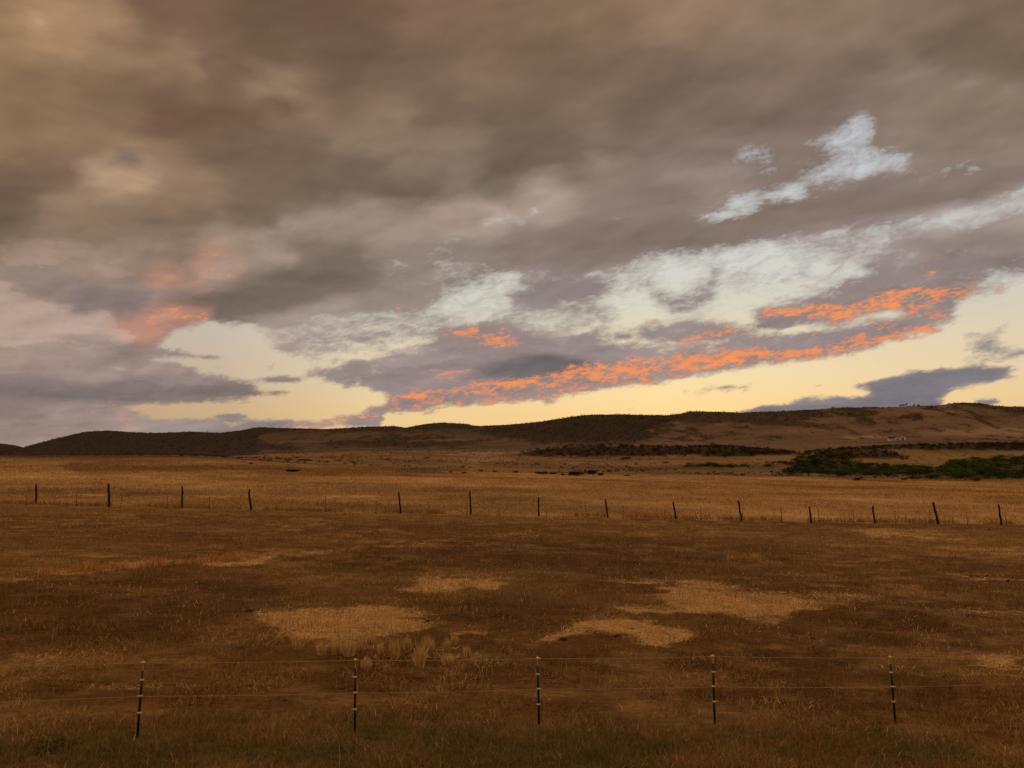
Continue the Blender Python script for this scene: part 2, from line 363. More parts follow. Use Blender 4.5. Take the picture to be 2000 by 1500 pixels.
    eld = E.m('ARCSINE', z) * 57.29578
    # cloud-layer coordinates: the plan position where the view meets a level deck
    k = 1.0 / 1.0
    zz = E.m('MAXIMUM', z, 0.0) + 0.13
    qx = x / zz; qy = y / zz
    # bands run up to the right
    ca, sa = math.cos(R(9)), math.sin(R(9))
    # angular coordinates tilted with the bands
    ax = azd * ca + eld * sa
    ay = eld * ca - azd * sa
    vq = n_xyz(qx, qy, 0.0)
    va = n_xyz(ax * 0.17, ay * 0.42, 1.7)
    vs = n_xyz(ax * 0.40, ay * 0.92, 4.2)
    _, wc = n_noise(va, 1.1, 6.0, 0.58)
    wr, wg, wb = n_sep(wc)
    amp = n_range(eld, 3.0, 26.0, 1.2, 2.0)
    u_ = azd + (wr - 0.5) * amp * 2.2
    v_ = eld + (wg - 0.5) * amp * n_range(eld, 1.0, 7.0, 0.35, 1.0)
    u01 = n_range(u_, -AZ, AZ)
    colsock = fieldsock = None
    def curve_node(r, g, b):
        n = t.nodes.new('ShaderNodeRGBCurve')
        mp = n.mapping
        for ch, vals in enumerate((r, g, b)):
            c = mp.curves[ch]
            c.points[0].location = (0, float(vals[0])); c.points[1].location = (1, float(vals[-1]))
            for i in range(1, NAZ - 1): c.points.new(i / (NAZ - 1), float(vals[i]))
            for p in c.points: p.handle_type = 'VECTOR'
        mp.use_clip = False
        mp.update()
        t.links.new(n_xyz(u01, u01, u01).s if False else uuu.s, n.inputs['Color'])
        return E(n.outputs[0])
    uuu = n_xyz(u01, u01, u01)
    cA = cB = None
    for i in range(len(EL)):
        a = curve_node(col[i, :, 0], col[i, :, 1], col[i, :, 2])
        b = curve_node(cov[i], glow[i], lift[i])
        if cA is None: cA, cB = a, b
        else:
            f = n_range(v_, EL[i - 1], EL[i])
            cA = n_mix(f, cA, a); cB = n_mix(f, cB, b)
    cov_, glow_, lift_ = n_sep(cB)
    # cloud texture
    nz1, _ = n_noise(va, 2.6, 9.0, 0.64, 0.5)
    nz2, _ = n_noise(vs, 2.1, 8.0, 0.66, 0.6)
    nzq, _ = n_noise(vq, 3.2, 6.0, 0.50, 0.5)
    lowm = n_range(eld, 9.0, 17.0, 1.0, 0.0, 'SMOOTHSTEP')
    nzf, _ = n_noise(n_xyz(ax * 0.9, ay * 1.5, 6.6), 2.6, 6.0, 0.68, 0.8)
    tex = nz1 * 0.40 + nz2 * 0.42 + nzf * 0.18
    # relief: parts of the cloud that thin out towards the sunset catch its light
    r0 = n_xyz(ax * 0.075, ay * 0.17, 21.7); r1 = n_xyz(ax * 0.075 + 0.012, ay * 0.17 - 0.075, 21.7)
    nr0, _ = n_noise(r0, 2.4, 4.0, 0.50, 0.0); nr1, _ = n_noise(r1, 2.4, 4.0, 0.50, 0.0)
    qoff = n_xyz(qx + 0.012, qy + 0.05, 0.0)
    nzqb, _ = n_noise(qoff, 3.2, 6.0, 0.50, 0.5)
    relief = (nr0 - nr1) * n_range(eld, 8.0, 24.0, 0.75, 0.50) + (nzq - nzqb) * n_range(eld, 8.0, 20.0, 0.25, 0.40)
    edge = n_range(eld, 3.0, 16.0, 0.20, 0.52)
    cv = cov_ + (tex - 0.5) * n_range(eld, 1.0, 8.0, 2.0, 2.4)
    alpha = n_range(cv, 0.5 - edge, 0.5 + edge, 0.0, 1.0, 'SMOOTHSTEP')
    # cloud shading: softer contrast in the deck, crisper in the low broken clouds
    sh = 1.0 + (nzq - 0.5) * n_range(eld, 8.0, 22.0, 0.25, 0.42) + (nz2 - 0.5) * n_range(eld, 6.0, 20.0, 0.30, 0.05) + (nzf - 0.5) * n_range(eld, 8.0, 20.0, 0.16, 0.02) + relief
    hw = n_range(eld, 11.0, 17.0, 0.11, 0.50)
    head = n_range(lift_ + (tex - 0.5) * 2.0, 0.55 - hw, 0.55 + hw, 0.0, 1.0, 'SMOOTHSTEP')
    ccol = n_scale(cA, sh * (0.98 + head * n_range(eld, 11.0, 17.0, 0.15, 0.10)))
    # thin edges let the light through
    thin = E.m('SUBTRACT', 1.0, n_range(cv, 0.5, 0.95, 0.0, 1.0, 'SMOOTHSTEP'))
    # clear sky between the clouds
    sky = t.nodes.new('ShaderNodeTexSky'); sky.sky_type = 'NISHITA'; sky.sun_disc = False
    sky.sun_elevation = R(3.0); sky.sun_rotation = R(11.0); sky.dust_density = 2.0
    grad = n_ramp(n_range(eld, 0.0, 40.0), [(p / 40.0, tuple(lin(c))) for p, c in (
        (0.0, (252, 208, 140)), (3.2, (252, 215, 148)), (4.3, (251, 219, 157)), (5.7, (246, 222, 172)), (8.2, (234, 218, 181)), (9.7, (223, 214, 187)), (11.1, (216, 213, 195)),
        (14.2, (211, 211, 203)), (19.6, (201, 206, 209)), (25.0, (196, 204, 213)), (40.0, (170, 182, 200)))])
    dim = n_ramp(n_range(azd, -46.0, 46.0), [((p + 46) / 92, c) for p, c in (
        (-46, (.48, .46, .62)), (-30, (.54, .52, .70)), (-21, (.62, .61, .79)), (-10, (.85, .88, 1.0)), (1, (.93, .92, .97)), (11, (1, 1, 1)), (22, (.95, .94, .98)), (33, (.87, .86, .95)), (46, (.75, .75, .88)))])
    dim = n_mix(n_range(eld, 5.0, 14.0, 1.0, 0.35), (1, 1, 1), dim)
    grad = n_mix(1.0, grad, dim, 'MULTIPLY')
    clear = n_mix(0.01, grad, n_scale(E(sky.outputs[0]), 0.12))
    # thin cloud margins let the light through
    ccol = n_mix(thin * n_range(eld, 6.0, 12.0, 0.12, 0.30), ccol, clear)
    # thin torn veils drifting across the openings
    nv, _ = n_noise(n_xyz(ax * 0.22, ay * 0.50, 12.3), 2.2, 10.0, 0.70, 1.6)
    nv2, _ = n_noise(n_xyz(ax * 0.10, ay * 0.16, 15.3), 2.0, 3.0, 0.5)
    veil = n_range(nv + (nv2 - 0.5) * 0.6, 0.46, 0.72, 0.0, 1.0, 'SMOOTHSTEP') * n_range(eld, 8.5, 12.5, 0.0, 0.78)
    vcol = n_mix(0.30, ccol, tuple(lin((196, 190, 184))))
    clear = n_mix(veil, clear, vcol)
    out = n_mix(alpha, clear, ccol)
    # lit undersides
    nz3, _ = n_noise(n_xyz(ax * 0.85, ay * 2.6, 9.1), 2.0, 7.0, 0.68, 1.0)
    gl = glow_ * 1.0 + (nz3 - 0.5) * 2.1 + (nz2 - 0.5) * 2.6 + (nz1 - 0.5) * 0.8
    gl = n_range(gl, 0.50, 1.20, 0.0, 1.0, 'SMOOTHSTEP') * n_range(glow_, 0.05, 0.4) * n_range(cv, 0.3, 0.6)
    hot = n_range(nz3 * 0.5 + nz2 * 0.5 + glow_ * 0.25, 0.52, 0.90)
    gcol = n_mix(hot, tuple(lin((226, 132, 100))), tuple(lin((255, 156, 84))))
    out = n_mix(gl * 0.92, out, gcol)
    # the rest of the dome: unseen deck overhead and behind, made brighter to light the ground
    up = n_range(eld, 34.0, 44.0, 0.0, 1.0, 'SMOOTHSTEP')
    side = n_range(E.m('ABSOLUTE', azd), 40.0, 60.0, 0.0, 1.0, 'SMOOTHSTEP')
    rest = E.m('MAXIMUM', up, side)
    nd, _ = n_noise(E(tc.outputs['Generated']), 4.0, 6.0, 0.55)
    deck = n_scale(n_mix(nd, tuple(DECK_A), tuple(DECK_B)), 1.0)
    out = n_mix(rest, out, deck)
    below = n_range(eld, -2.0, -0.5)
    out = n_mix(below, (0.03, 0.018, 0.008), out)
    bg = t.nodes.new('ShaderNodeBackground'); t.links.new(out.s, bg.inputs['Color']); bg.inputs['Strength'].default_value = 1.0
    ow = t.nodes.new('ShaderNodeOutputWorld'); t.links.new(bg.outputs[0], ow.inputs[0])
    w.cycles.sampling_method = 'MANUAL'; w.cycles.sample_map_resolution = 512

DECK_A = (0.30, 0.22, 0.15); DECK_B = (0.62, 0.48, 0.36)  # unseen deck tones, raised above the visible deck as fill light
build_sky()

# ------------------------------------------------------------------ camera
cam_d = bpy.data.cameras.new('camera'); cam = bpy.data.objects.new('camera', cam_d); COL.objects.link(cam)
cam.location = (0, 0, CAM_Z); cam.rotation_euler = (R(90) + PITCH, 0, 0)
cam_d.sensor_width = 36; cam_d.lens = F / 2000 * 36; cam_d.clip_start = 0.1; cam_d.clip_end = 20000
scene.camera = cam
scene.view_settings.view_transform = 'Standard'; scene.view_settings.look = 'None'
scene.view_settings.exposure = 0; scene.view_settings.gamma = 1

# ------------------------------------------------------------------ helpers for meshes and tags
def tag(o, label=None, cat=None, group=None, kind=None):
    if label: o['label'] = label
    if cat: o['category'] = cat
    if group: o['group'] = group
    if kind: o['kind'] = kind
    return o

def empty(name, loc=(0, 0, 0)):
    o = bpy.data.objects.new(name, None); COL.objects.link(o); o.location = loc
    o.empty_display_size = 0.2
    return o

def link(name, me, mat=None, parent=None, loc=(0, 0, 0)):
    o = bpy.data.objects.new(name, me); COL.objects.link(o)
    if mat is not None and not me.materials: me.materials.append(mat)
    o.parent = parent; o.location = loc
    return o

def np_mesh(name, verts, faces, cols=None, smooth_=False):
    """faces: one (n, k) array, or a list of such arrays"""
    me = bpy.data.meshes.new(name)
    fl = faces if isinstance(faces, list) else [faces]
    fl = [np.asarray(f, np.int32) for f in fl if len(f)]
    loops = np.concatenate([f.ravel() for f in fl]); tot = np.concatenate([np.full(len(f), f.shape[1], np.int32) for f in fl])
    start = np.concatenate([[0], np.cumsum(tot)[:-1]]).astype(np.int32)
    v = np.asarray(verts, np.float32)
    me.vertices.add(len(v)); me.vertices.foreach_set('co', v.ravel())
    me.loops.add(len(loops)); me.loops.foreach_set('vertex_index', loops)
    me.polygons.add(len(tot)); me.polygons.foreach_set('loop_start', start); me.polygons.foreach_set('loop_total', tot)
    if smooth_: me.polygons.foreach_set('use_smooth', np.ones(len(tot), bool))
    me.update(calc_edges=True)
    if cols is not None:
        for nm, c in cols.items():
            c = np.asarray(c, np.float32)
            if c.shape[1] == 3: c = np.concatenate([c, np.ones((len(c), 1), np.float32)], 1)
            at = me.color_attributes.new(nm, 'FLOAT_COLOR', 'POINT'); at.data.foreach_set('color', c.ravel())
    return me

class Geo:
    """collects simple shapes into one mesh"""
    def __init__(s): s.v = []; s.q = []; s.n = 0
    def add(s, v, f):
        v = np.asarray(v, float); s.v.append(v); s.q.append(np.asarray(f, int) + s.n); s.n += len(v)
    def tube(s, pts, rad, sides=8, cap=True, twist=0.0, lump=0.0):
        pts = np.asarray(pts, float); rad = np.broadcast_to(np.asarray(rad, float), (len(pts),))
        rings = []
        for i, p in enumerate(pts):
            d = pts[min(i + 1, len(pts) - 1)] - pts[max(i - 1, 0)]; d /= np.linalg.norm(d) + 1e-9
            u = np.cross(d, (0, 1, 0) if abs(d[1]) < 0.9 else (1, 0, 0)); u /= np.linalg.norm(u); w = np.cross(d, u)
            a = np.arange(sides) * 2 * math.pi / sides + twist * i
            r = rad[i] * (1 + (lump * rng.uniform(-1, 1, sides) if lump else 0))
            rings.append(p + (np.cos(a) * r)[:, None] * u + (np.sin(a) * r)[:, None] * w)
        v = np.concatenate(rings); f = []
        for i in range(len(pts) - 1):
            for j in range(sides):
                k = (j + 1) % sides
                f.append((i * sides + j, i * sides + k, (i + 1) * sides + k, (i + 1) * sides + j))
        n0 = len(v)
        if cap:
            v = np.concatenate([v, [pts[0], pts[-1]]]); L = (len(pts) - 1) * sides
            for j in range(0, sides, 2):
                k = (j + 1) % sides; k2 = (j + 2) % sides
                f.append((n0, k2, k, j)); f.append((n0 + 1, L + j, L + k, L + k2))
        s.add(v, f)
    def box(s, c, size, rz=0.0):
        x, y, z = np.asarray(size) / 2.0
        v = np.array([(-x, -y, -z), (x, -y, -z), (x, y, -z), (-x, y, -z), (-x, -y, z), (x, -y, z), (x, y, z), (-x, y, z)])
        cr, sr = math.cos(rz), math.sin(rz)
        v = np.stack([v[:, 0] * cr - v[:, 1] * sr, v[:, 0] * sr + v[:, 1] * cr, v[:, 2]], 1) + np.asarray(c)
        s.add(v, [(0, 3, 2, 1), (4, 5, 6, 7), (0, 1, 5, 4), (1, 2, 6, 5), (2, 3, 7, 6), (3, 0, 4, 7)])
    def build(s, name, smooth_=False):
        return np_mesh(name, np.concatenate(s.v), np.concatenate(s.q), smooth_=smooth_)

# ------------------------------------------------------------------ value noise
def vhash(ix, iy, seed):
    h = (ix.astype(np.int64) * 374761393 + iy.astype(np.int64) * 668265263 + seed * 1442695041) & 0xffffffff
    h = ((h ^ (h >> 13)) * 1274126177) & 0xffffffff
    return ((h ^ (h >> 16)) & 0xffff) / 65535.0

def vnoise(x, y, seed=0):
    x0 = np.floor(x); y0 = np.floor(y); fx = x - x0; fy = y - y0
    fx = fx * fx * (3 - 2 * fx); fy = fy * fy * (3 - 2 * fy)
    a = vhash(x0, y0, seed); b = vhash(x0 + 1, y0, seed); c = vhash(x0, y0 + 1, seed); d = vhash(x0 + 1, y0 + 1, seed)
    return (a + (b - a) * fx) * (1 - fy) + (c + (d - c) * fx) * fy

def fbm(x, y, oct_=4, seed=0, gain=0.5):
    s = 0; a = 1; t = 0
    for o in range(oct_):
        s = s + a * vnoise(x * 2 ** o + 17.3 * o, y * 2 ** o - 9.1 * o, seed + o); t += a; a *= gain
    return s / t

# ------------------------------------------------------------------ the lie of the land
# heights (seen as photo rows at given distances) along seven lines of sight, eased between them
TX = np.array([-500, 0, 350, 700, 1000, 1400, 1700, 2000, 2500], float)
TD = np.array([40, 66, 120, 180, 250, 330, 430, 550, 700, 880, 1200], float)
TY = np.array([
    [1021, 1021, 1030, 1039, 1048, 1056, 1062, 1068, 1080],
    [974, 984, 992, 1001, 1006, 1013, 1018, 1025, 1035],
    [926, 934, 942, 950, 955, 962, 968, 973, 980],
    [903, 908, 914, 926, 934, 944, 950, 955, 962],
    [894, 892, 893, 912, 923, 931, 937, 941, 946],
    [898, 897, 890, 910, 921, 925, 926, 927, 930],
    [902, 902, 894, 899, 908, 912, 911, 911, 912],
    [903, 903, 897, 890, 895, 898, 895, 895, 895],
    [900, 900, 894, 883, 884, 885, 880, 876, 874],
    [896, 895, 890, 879, 877, 873, 866, 864, 862],
    [892, 888, 884, 872, 868, 858, 850, 848, 846]], float)
TZ = ray(1000.0, TY)[1]                                  # tangent of elevation
SKY = np.array([(-900, 890), (-300, 888), (0, 884), (48, 872), (100, 858), (165, 843), (210, 841), (250, 844), (300, 846), (370, 843), (430, 845), (470, 840), (490, 836), (505, 834), (560, 836),
                (640, 838), (720, 833), (770, 832), (790, 835), (830, 828), (865, 825), (910, 828), (930, 832), (1000, 829), (1060, 823), (1110, 815), (1150, 810), (1200, 809),
                (1300, 811), (1330, 808), (1350, 803), (1400, 804), (1450, 806), (1530, 803), (1600, 799), (1650, 795), (1750, 795), (1820, 793), (1880, 786), (1920, 787),
                (1950, 793), (2000, 794), (2200, 800), (2600, 815), (3200, 840)], float)
RIDGE = np.array([(-900, 2100), (0, 2050), (350, 1950), (700, 1750), (1000, 1550), (1400, 1400), (1700, 1320), (2000, 1280), (3200, 1300)], float)

def hermite(xs, tab, q):
    """monotone-ish cubic along axis 0"""
    i = np.clip(np.searchsorted(xs, q) - 1, 0, len(xs) - 2)
    m = np.zeros_like(tab); d = np.diff(tab, axis=0) / np.diff(xs)[:, None]
    m[0] = d[0]; m[-1] = d[-1]; m[1:-1] = (d[:-1] + d[1:]) / 2
    m[1:-1] = np.where(d[:-1] * d[1:] <= 0, 0, np.sign(d[:-1]) * np.minimum(np.abs(m[1:-1]), 2.5 * np.minimum(np.abs(d[:-1]), np.abs(d[1:]))))
    h = (xs[i + 1] - xs[i]); t = np.clip((q - xs[i]) / h, 0, 1)
    return i, t, h, m

def table(px, D):
    lx = np.clip(px, TX[0], TX[-1]); ld = np.log(np.clip(D, TD[0], TD[-1]))
    xd = np.log(TD)
    i, t, h, m = hermite(xd, TZ, ld)
    h00 = (1 + 2 * t) * (1 - t) ** 2; h10 = t * (1 - t) ** 2; h01 = t * t * (3 - 2 * t); h11 = t * t * (t - 1)
    # per column values at ld, then cubic across x
    sh = px.shape
    cols = h00[..., None] * TZ[i] + h10[..., None] * h[..., None] * m[i] + h01[..., None] * TZ[i + 1] + h11[..., None] * h[..., None] * m[i + 1]
    j = np.clip(np.searchsorted(TX, lx) - 1, 0, len(TX) - 2)
    tx = (lx - TX[j]) / (TX[j + 1] - TX[j])
    def pick(k): return np.take_along_axis(cols, np.clip(k, 0, len(TX) - 1)[..., None], -1)[..., 0]
    p0, p1 = pick(j), pick(j + 1)
    def slope(k):
        a = np.clip(k - 1, 0, len(TX) - 1); b = np.clip(k + 1, 0, len(TX) - 1)
        return (pick(b) - pick(a)) / (TX[b] - TX[a])
    hx = TX[j + 1] - TX[j]
    a = (1 + 2 * tx) * (1 - tx) ** 2; b = tx * (1 - tx) ** 2; c = tx * tx * (3 - 2 * tx); d = tx * tx * (tx - 1)
    return a * p0 + b * hx * slope(j) + c * p1 + d * hx * slope(j + 1)

# low rises: (photo column, distance, height, half width m, half depth m)
KNOLLS = [(690, 520, 2.6, 6.5, 8), (830, 640, 1.6, 52, 30), (540, 600, 1.8, 55, 35), (960, 345, 1.1, 26, 28), (1260, 615, 6.8, 84, 36), (1120, 640, 3.2, 60, 40),
          (1430, 595, 4.6, 44, 32), (1800, 560, 8.0, 80, 46), (1680, 520, 4.0, 30, 34), (2040, 580, 7.5, 70, 48), (870, 290, 1.0, 30, 16), (1250, 760, 3.0, 70, 40),
          (220, 170, 0.7, 20, 26), (1330, 330, 0.8, 24, 16), (1900, 800, 5, 70, 50), (90, 560, 2.0, 55, 40)]

def col_of(X, Y):
    """photo column of a ground point (at horizon level)"""
    Yc = np.maximum(Y, 0.6 * np.abs(X) + 0.5)
    return 1000 + F * X / Yc / CP

def land(X, Y, hills=True):
    """height of the land relative to the camera"""
    X = np.asarray(X, float); Y = np.asarray(Y, float)
    px = 1000 + F * (X / np.maximum(np.maximum(Y, np.abs(X) * 1.0), 0.5)) / CP
    r = np.hypot(X, Y)
    De = np.maximum(np.maximum(Y, r * 0.707), 1.0)
    near = -4.2 - 0.021 * np.clip(X, -80, 80) - 0.0111 * (np.clip(Y, -20, 90) - 12)
    zt = table(px, De) * De
    b = smooth(58, 96, De)
    z = near * (1 - b) + zt * b
    for kx, kd, kh, kw, kl in KNOLLS:
        cx = (kx - 1000) / F * kd * CP
        z = z + kh * np.exp(-((X - cx) / kw) ** 2 - ((Y - kd) / kl) ** 2)
    if hills:
        R_ = np.interp(px, RIDGE[:, 0], RIDGE[:, 1])
        zr = ray(1000.0, np.interp(px, SKY[:, 0], SKY[:, 1]))[1]
        zb = table(px, np.full_like(De, 880.0))
        s = np.clip((De - 880) / (R_ - 880), 0, 1)
        # the scarp: gentle apron, steep upper slope, spurs and gullies running down it
        prof = 0.42 * s + 0.58 * smooth(0.15, 1.0, s)
        spur = (fbm(px / 95 + s * 1.4, s * 1.3, 4, 31) - 0.5) * 0.9 + (fbm(px / 34 - s * 2.0, s * 3, 3, 45) - 0.5) * 0.35
        prof = np.clip(prof + spur * 0.75 * s * (1 - s) ** 0.8 * 1.4, -0.1, 1)
        zh = (zb + (zr - zb) * prof) * De
        over = np.maximum(De - R_, 0)
        zh = zh - over * 0.32 - over * (zr)
        z = np.where(De > 880, zh, z)
    # small unevenness
    z = z + (fbm(X / 9, Y / 9, 3, 5) - 0.5) * 0.16 * smooth(6, 20, r) * (1 + 0.0 * r) + (fbm(X / 1.3, Y / 1.3, 2, 9) - 0.5) * 0.05 * smooth(200, 60, r)
    z = z + (fbm(X / 45, Y / 45, 3, 6) - 0.5) * 1.1 * smooth(110, 260, r)
    return z

def gz(X, Y):
    return land(np.asarray(X, float), np.asarray(Y, float)) + CAM_Z

def hit(x, y, dmin=6.0, dmax=2300.0, n=900):
    """world point where a photo point meets the land"""
    t, e = ray(x, y)
    D = np.exp(np.linspace(math.log(dmin), math.log(dmax), n))
    g = land(t * D, D); d = e * D - g
    i = np.argmax(d < 0)
    if d[i] >= 0: i = np.argmin(d)
    if i > 0:
        f = d[i - 1] / (d[i - 1] - d[i] + 1e-9); f = min(max(f, 0), 1); Y = D[i - 1] + (D[i] - D[i - 1]) * f
    else: Y = D[i]
    return np.array([t * Y, Y, float(gz(t * Y, Y))])

# ------------------------------------------------------------------ what grows where (ground colours)
FENCE_PX = np.array([(-700, 972), (0, 985), (355, 993), (700, 1002), (1000, 1008), (1450, 1017), (2000, 1026), (2700, 1040)], float)
fence_pts = np.array([hit(x, y) for x, y in FENCE_PX])
def beyond(X, Y):
    """metres beyond the far fence line (positive on the far side)"""
    return Y - np.interp(X, fence_pts[:, 0], fence_pts[:, 1])

STRAW = [
    ([(1560, 1164), (1700, 1158), (1760, 1170), (1640, 1190), (1560, 1186)], 9, 0.5), ([(1860, 1196), (2100, 1190), (2100, 1210), (1900, 1212)], 8, 0.4), ([(700, 1276), (960, 1282), (1000, 1296), (760, 1300)], 8, 0.35), ([(1700, 1310), (2100, 1316), (2100, 1330), (1750, 1326)], 6, 0.4), ([(0, 1268), (200, 1262), (260, 1276), (0, 1288)], 8, 0.35), ([(150, 1340), (330, 1336), (340, 1346), (160, 1352)], 5, 0.45),  # matted pale straw lying on the paddock, photo outlines
    ([(765, 1150), (800, 1135), (850, 1122), (930, 1122), (990, 1132), (1025, 1140), (980, 1150), (900, 1148), (870, 1158), (800, 1160)], 8, 0.95),
    ([(485, 1192), (560, 1182), (650, 1176), (760, 1180), (840, 1196), (880, 1212), (830, 1226), (760, 1240), (660, 1244), (590, 1238), (540, 1222), (505, 1206)], 10, 1.0),
    ([(1180, 1122), (1260, 1126), (1330, 1136), (1310, 1142), (1220, 1134)], 6, 0.7),
    ([(1270, 1145), (1380, 1140), (1480, 1150), (1560, 1165), (1660, 1168), (1690, 1178), (1600, 1182), (1540, 1186), (1560, 1202), (1540, 1226), (1480, 1222), (1400, 1206), (1330, 1200), (1230, 1196), (1240, 1186), (1320, 1180)], 9, 0.85),
    ([(1065, 1250), (1090, 1232), (1140, 1214), (1210, 1208), (1280, 1216), (1340, 1230), (1330, 1250), (1270, 1258), (1210, 1244), (1160, 1240), (1110, 1252)], 8, 0.95),
    ([(885, 1232), (930, 1224), (945, 1236), (900, 1240)], 5, 0.7),
    ([(1640, 1036), (1720, 1034), (1800, 1042), (1880, 1052), (1800, 1054), (1700, 1046)], 4, 0.9),
    ([(1800, 1064), (1900, 1068), (2100, 1076), (2100, 1086), (1900, 1078)], 4, 0.6),
    ([(1830, 1120), (1900, 1122), (2100, 1130), (2100, 1142), (1900, 1136)], 5, 0.75),
    ([(1500, 1120), (1600, 1118), (1640, 1124), (1540, 1128)], 4, 0.5),
    ([(1850, 1278), (1940, 1274), (2100, 1282), (2100, 1308), (1920, 1308), (1860, 1296)], 9, 0.6),
    ([(0, 1136), (60, 1130), (130, 1134), (60, 1144), (0, 1146)], 4, 0.55),
    ([(85, 1116), (180, 1104), (320, 1098), (320, 1106), (200, 1122), (90, 1126)], 4, 0.75),
    ([(335, 1098), (430, 1088), (540, 1082), (540, 1090), (430, 1102), (340, 1106)], 4, 0.75),
    ([(560, 1080), (700, 1066), (860, 1054), (960, 1046), (970, 1050), (860, 1060), (700, 1073), (565, 1086)], 3, 0.42),
    ([(960, 1042), (1030, 1038), (1036, 1046), (970, 1048)], 4, 0.6),
    ([(200, 1004), (270, 1004), (260, 1014), (210, 1012)], 4, 0.5),
    ([(150, 964), (230, 964), (232, 970), (160, 971)], 2.5, 0.8), ([(630, 968), (740, 968), (735, 974), (640, 974)], 2.5, 0.8), ([(385, 966), (470, 968), (480, 973), (400, 973)], 2.5, 0.6),
    ([(560, 1012), (640, 1012), (630, 1017), (570, 1017)], 3, 0.4),
    ([(1180, 1020), (1300, 1022), (1290, 1028), (1190, 1026)], 3, 0.5),
    ([(1530, 1004), (1620, 1010), (1600, 1014), (1540, 1008)], 2.5, 0.5),
    ([(1040, 1020), (1120, 1024), (1100, 1028), (1050, 1026)], 3, 0.45),
]
DARK = [  # bare, darker earth and trampled stubble
    ([(600, 1095), (760, 1072), (900, 1062), (1100, 1050), (1400, 1048), (1600, 1070), (1600, 1096), (1400, 1112), (1100, 1110), (800, 1112), (640, 1112)], 14, 0.55),
    ([(-400, 1150), (300, 1120), (520, 1135), (600, 1160), (480, 1180), (380, 1240), (200, 1250), (-400, 1260)], 16, 0.6),
    ([(640, 1280), (1500, 1270), (1900, 1300), (1900, 1340), (1300, 1350), (640, 1330)], 14, 0.40),
    ([(-400, 1330), (300, 1322), (520, 1350), (420, 1385), (-400, 1380)], 12, 0.5),
    ([(600, 1350), (1300, 1345), (1900, 1345), (1900, 1375), (1200, 1385), (640, 1376)], 10, 0.5),
    ([(1640, 1190), (1960, 1180), (2300, 1190), (2300, 1260), (1900, 1270), (1640, 1260)], 16, 0.45),
    ([(900, 1160), (1060, 1160), (1230, 1190), (1060, 1215), (960, 1215), (890, 1200)], 12, 0.4),
]
GREENISH = [([(560, 1440), (700, 1430), (900, 1420), (1150, 1425), (1300, 1450), (1280, 1520), (560, 1520)], 16, 0.65), ([(-100, 1460), (300, 1440), (560, 1470), (560, 1520), (-100, 1520)], 16, 0.4),
            ([(1380, 1440), (1440, 1438), (1440, 1455), (1390, 1455)], 8, 0.5), ([(1680, 1470), (1780, 1468), (1780, 1490), (1700, 1490)], 8, 0.5)]

C_DIRT_SHADE = np.array([0.135, 0.058, 0.013]); C_DARK = np.array([0.078, 0.032, 0.006]); C_STRAW = np.array([0.60, 0.33, 0.115]); C_GOLD = np.array([0.42, 0.225, 0.072])  # dirt tone darkened, also standing in for shade between grass clumps
C_REST = np.array([0.185, 0.086, 0.021]); C_GREEN = np.array([0.115, 0.078, 0.022]); C_TAN = np.array([0.205, 0.110, 0.056]); C_BRUSH = np.array([0.052, 0.030, 0.015])
# darker grass on banks and rises, pale tracks, and the brush on the scarp, as photo outlines laid onto the land
BANKS = [([(120, 908), (300, 903), (520, 908), (700, 916), (860, 922), (700, 926), (500, 924), (300, 920), (150, 922)], 7, 0.75), ([(430, 884), (520, 876), (600, 877), (655, 884)], 3, 0.8), ([(735, 880), (800, 875), (890, 876), (920, 880)], 2.5, 0.8),
         ([(735, 920), (820, 914), (900, 916), (905, 922), (800, 924)], 4, 0.85), ([(900, 908), (960, 898), (1050, 897), (1120, 906), (1060, 914), (950, 912)], 5, 0.55), ([(1000, 878), (1080, 868), (1180, 866), (1120, 878)], 4, 0.7),
         ([(0, 888), (110, 889), (105, 893), (0, 893)], 2, 0.8), ([(1010, 916), (1300, 910), (1420, 918), (1200, 922)], 5, 0.5), ([(0, 960), (120, 958), (120, 964), (0, 966)], 4, 0.5), ([(240, 966), (400, 960), (420, 966), (260, 972)], 4, 0.4)]
PALE = [([(1640, 853), (1720, 848), (1732, 856), (1670, 859)], 3, 0.7), ([(1780, 846), (1900, 837), (2100, 838), (2100, 848), (1880, 851)], 4, 0.6), ([(425, 884), (465, 882), (470, 886), (430, 887)], 1.5, 0.9), ([(850, 884), (980, 882), (980, 888), (860, 889)], 3, 0.5), ([(850, 900), (930, 894), (1000, 896), (930, 902)], 4, 0.5)]
WETGREEN = [([(1530, 930), (1548, 896), (1600, 894), (1640, 902), (1730, 908), (1825, 914), (1860, 902), (1895, 896), (1965, 893), (2200, 890), (2200, 938), (1860, 934), (1755, 930), (1650, 930), (1580, 926)], 5, 0.92), ([(1220, 914), (1400, 908), (1500, 908), (1530, 916), (1400, 920), (1250, 920)], 5, 0.5)]
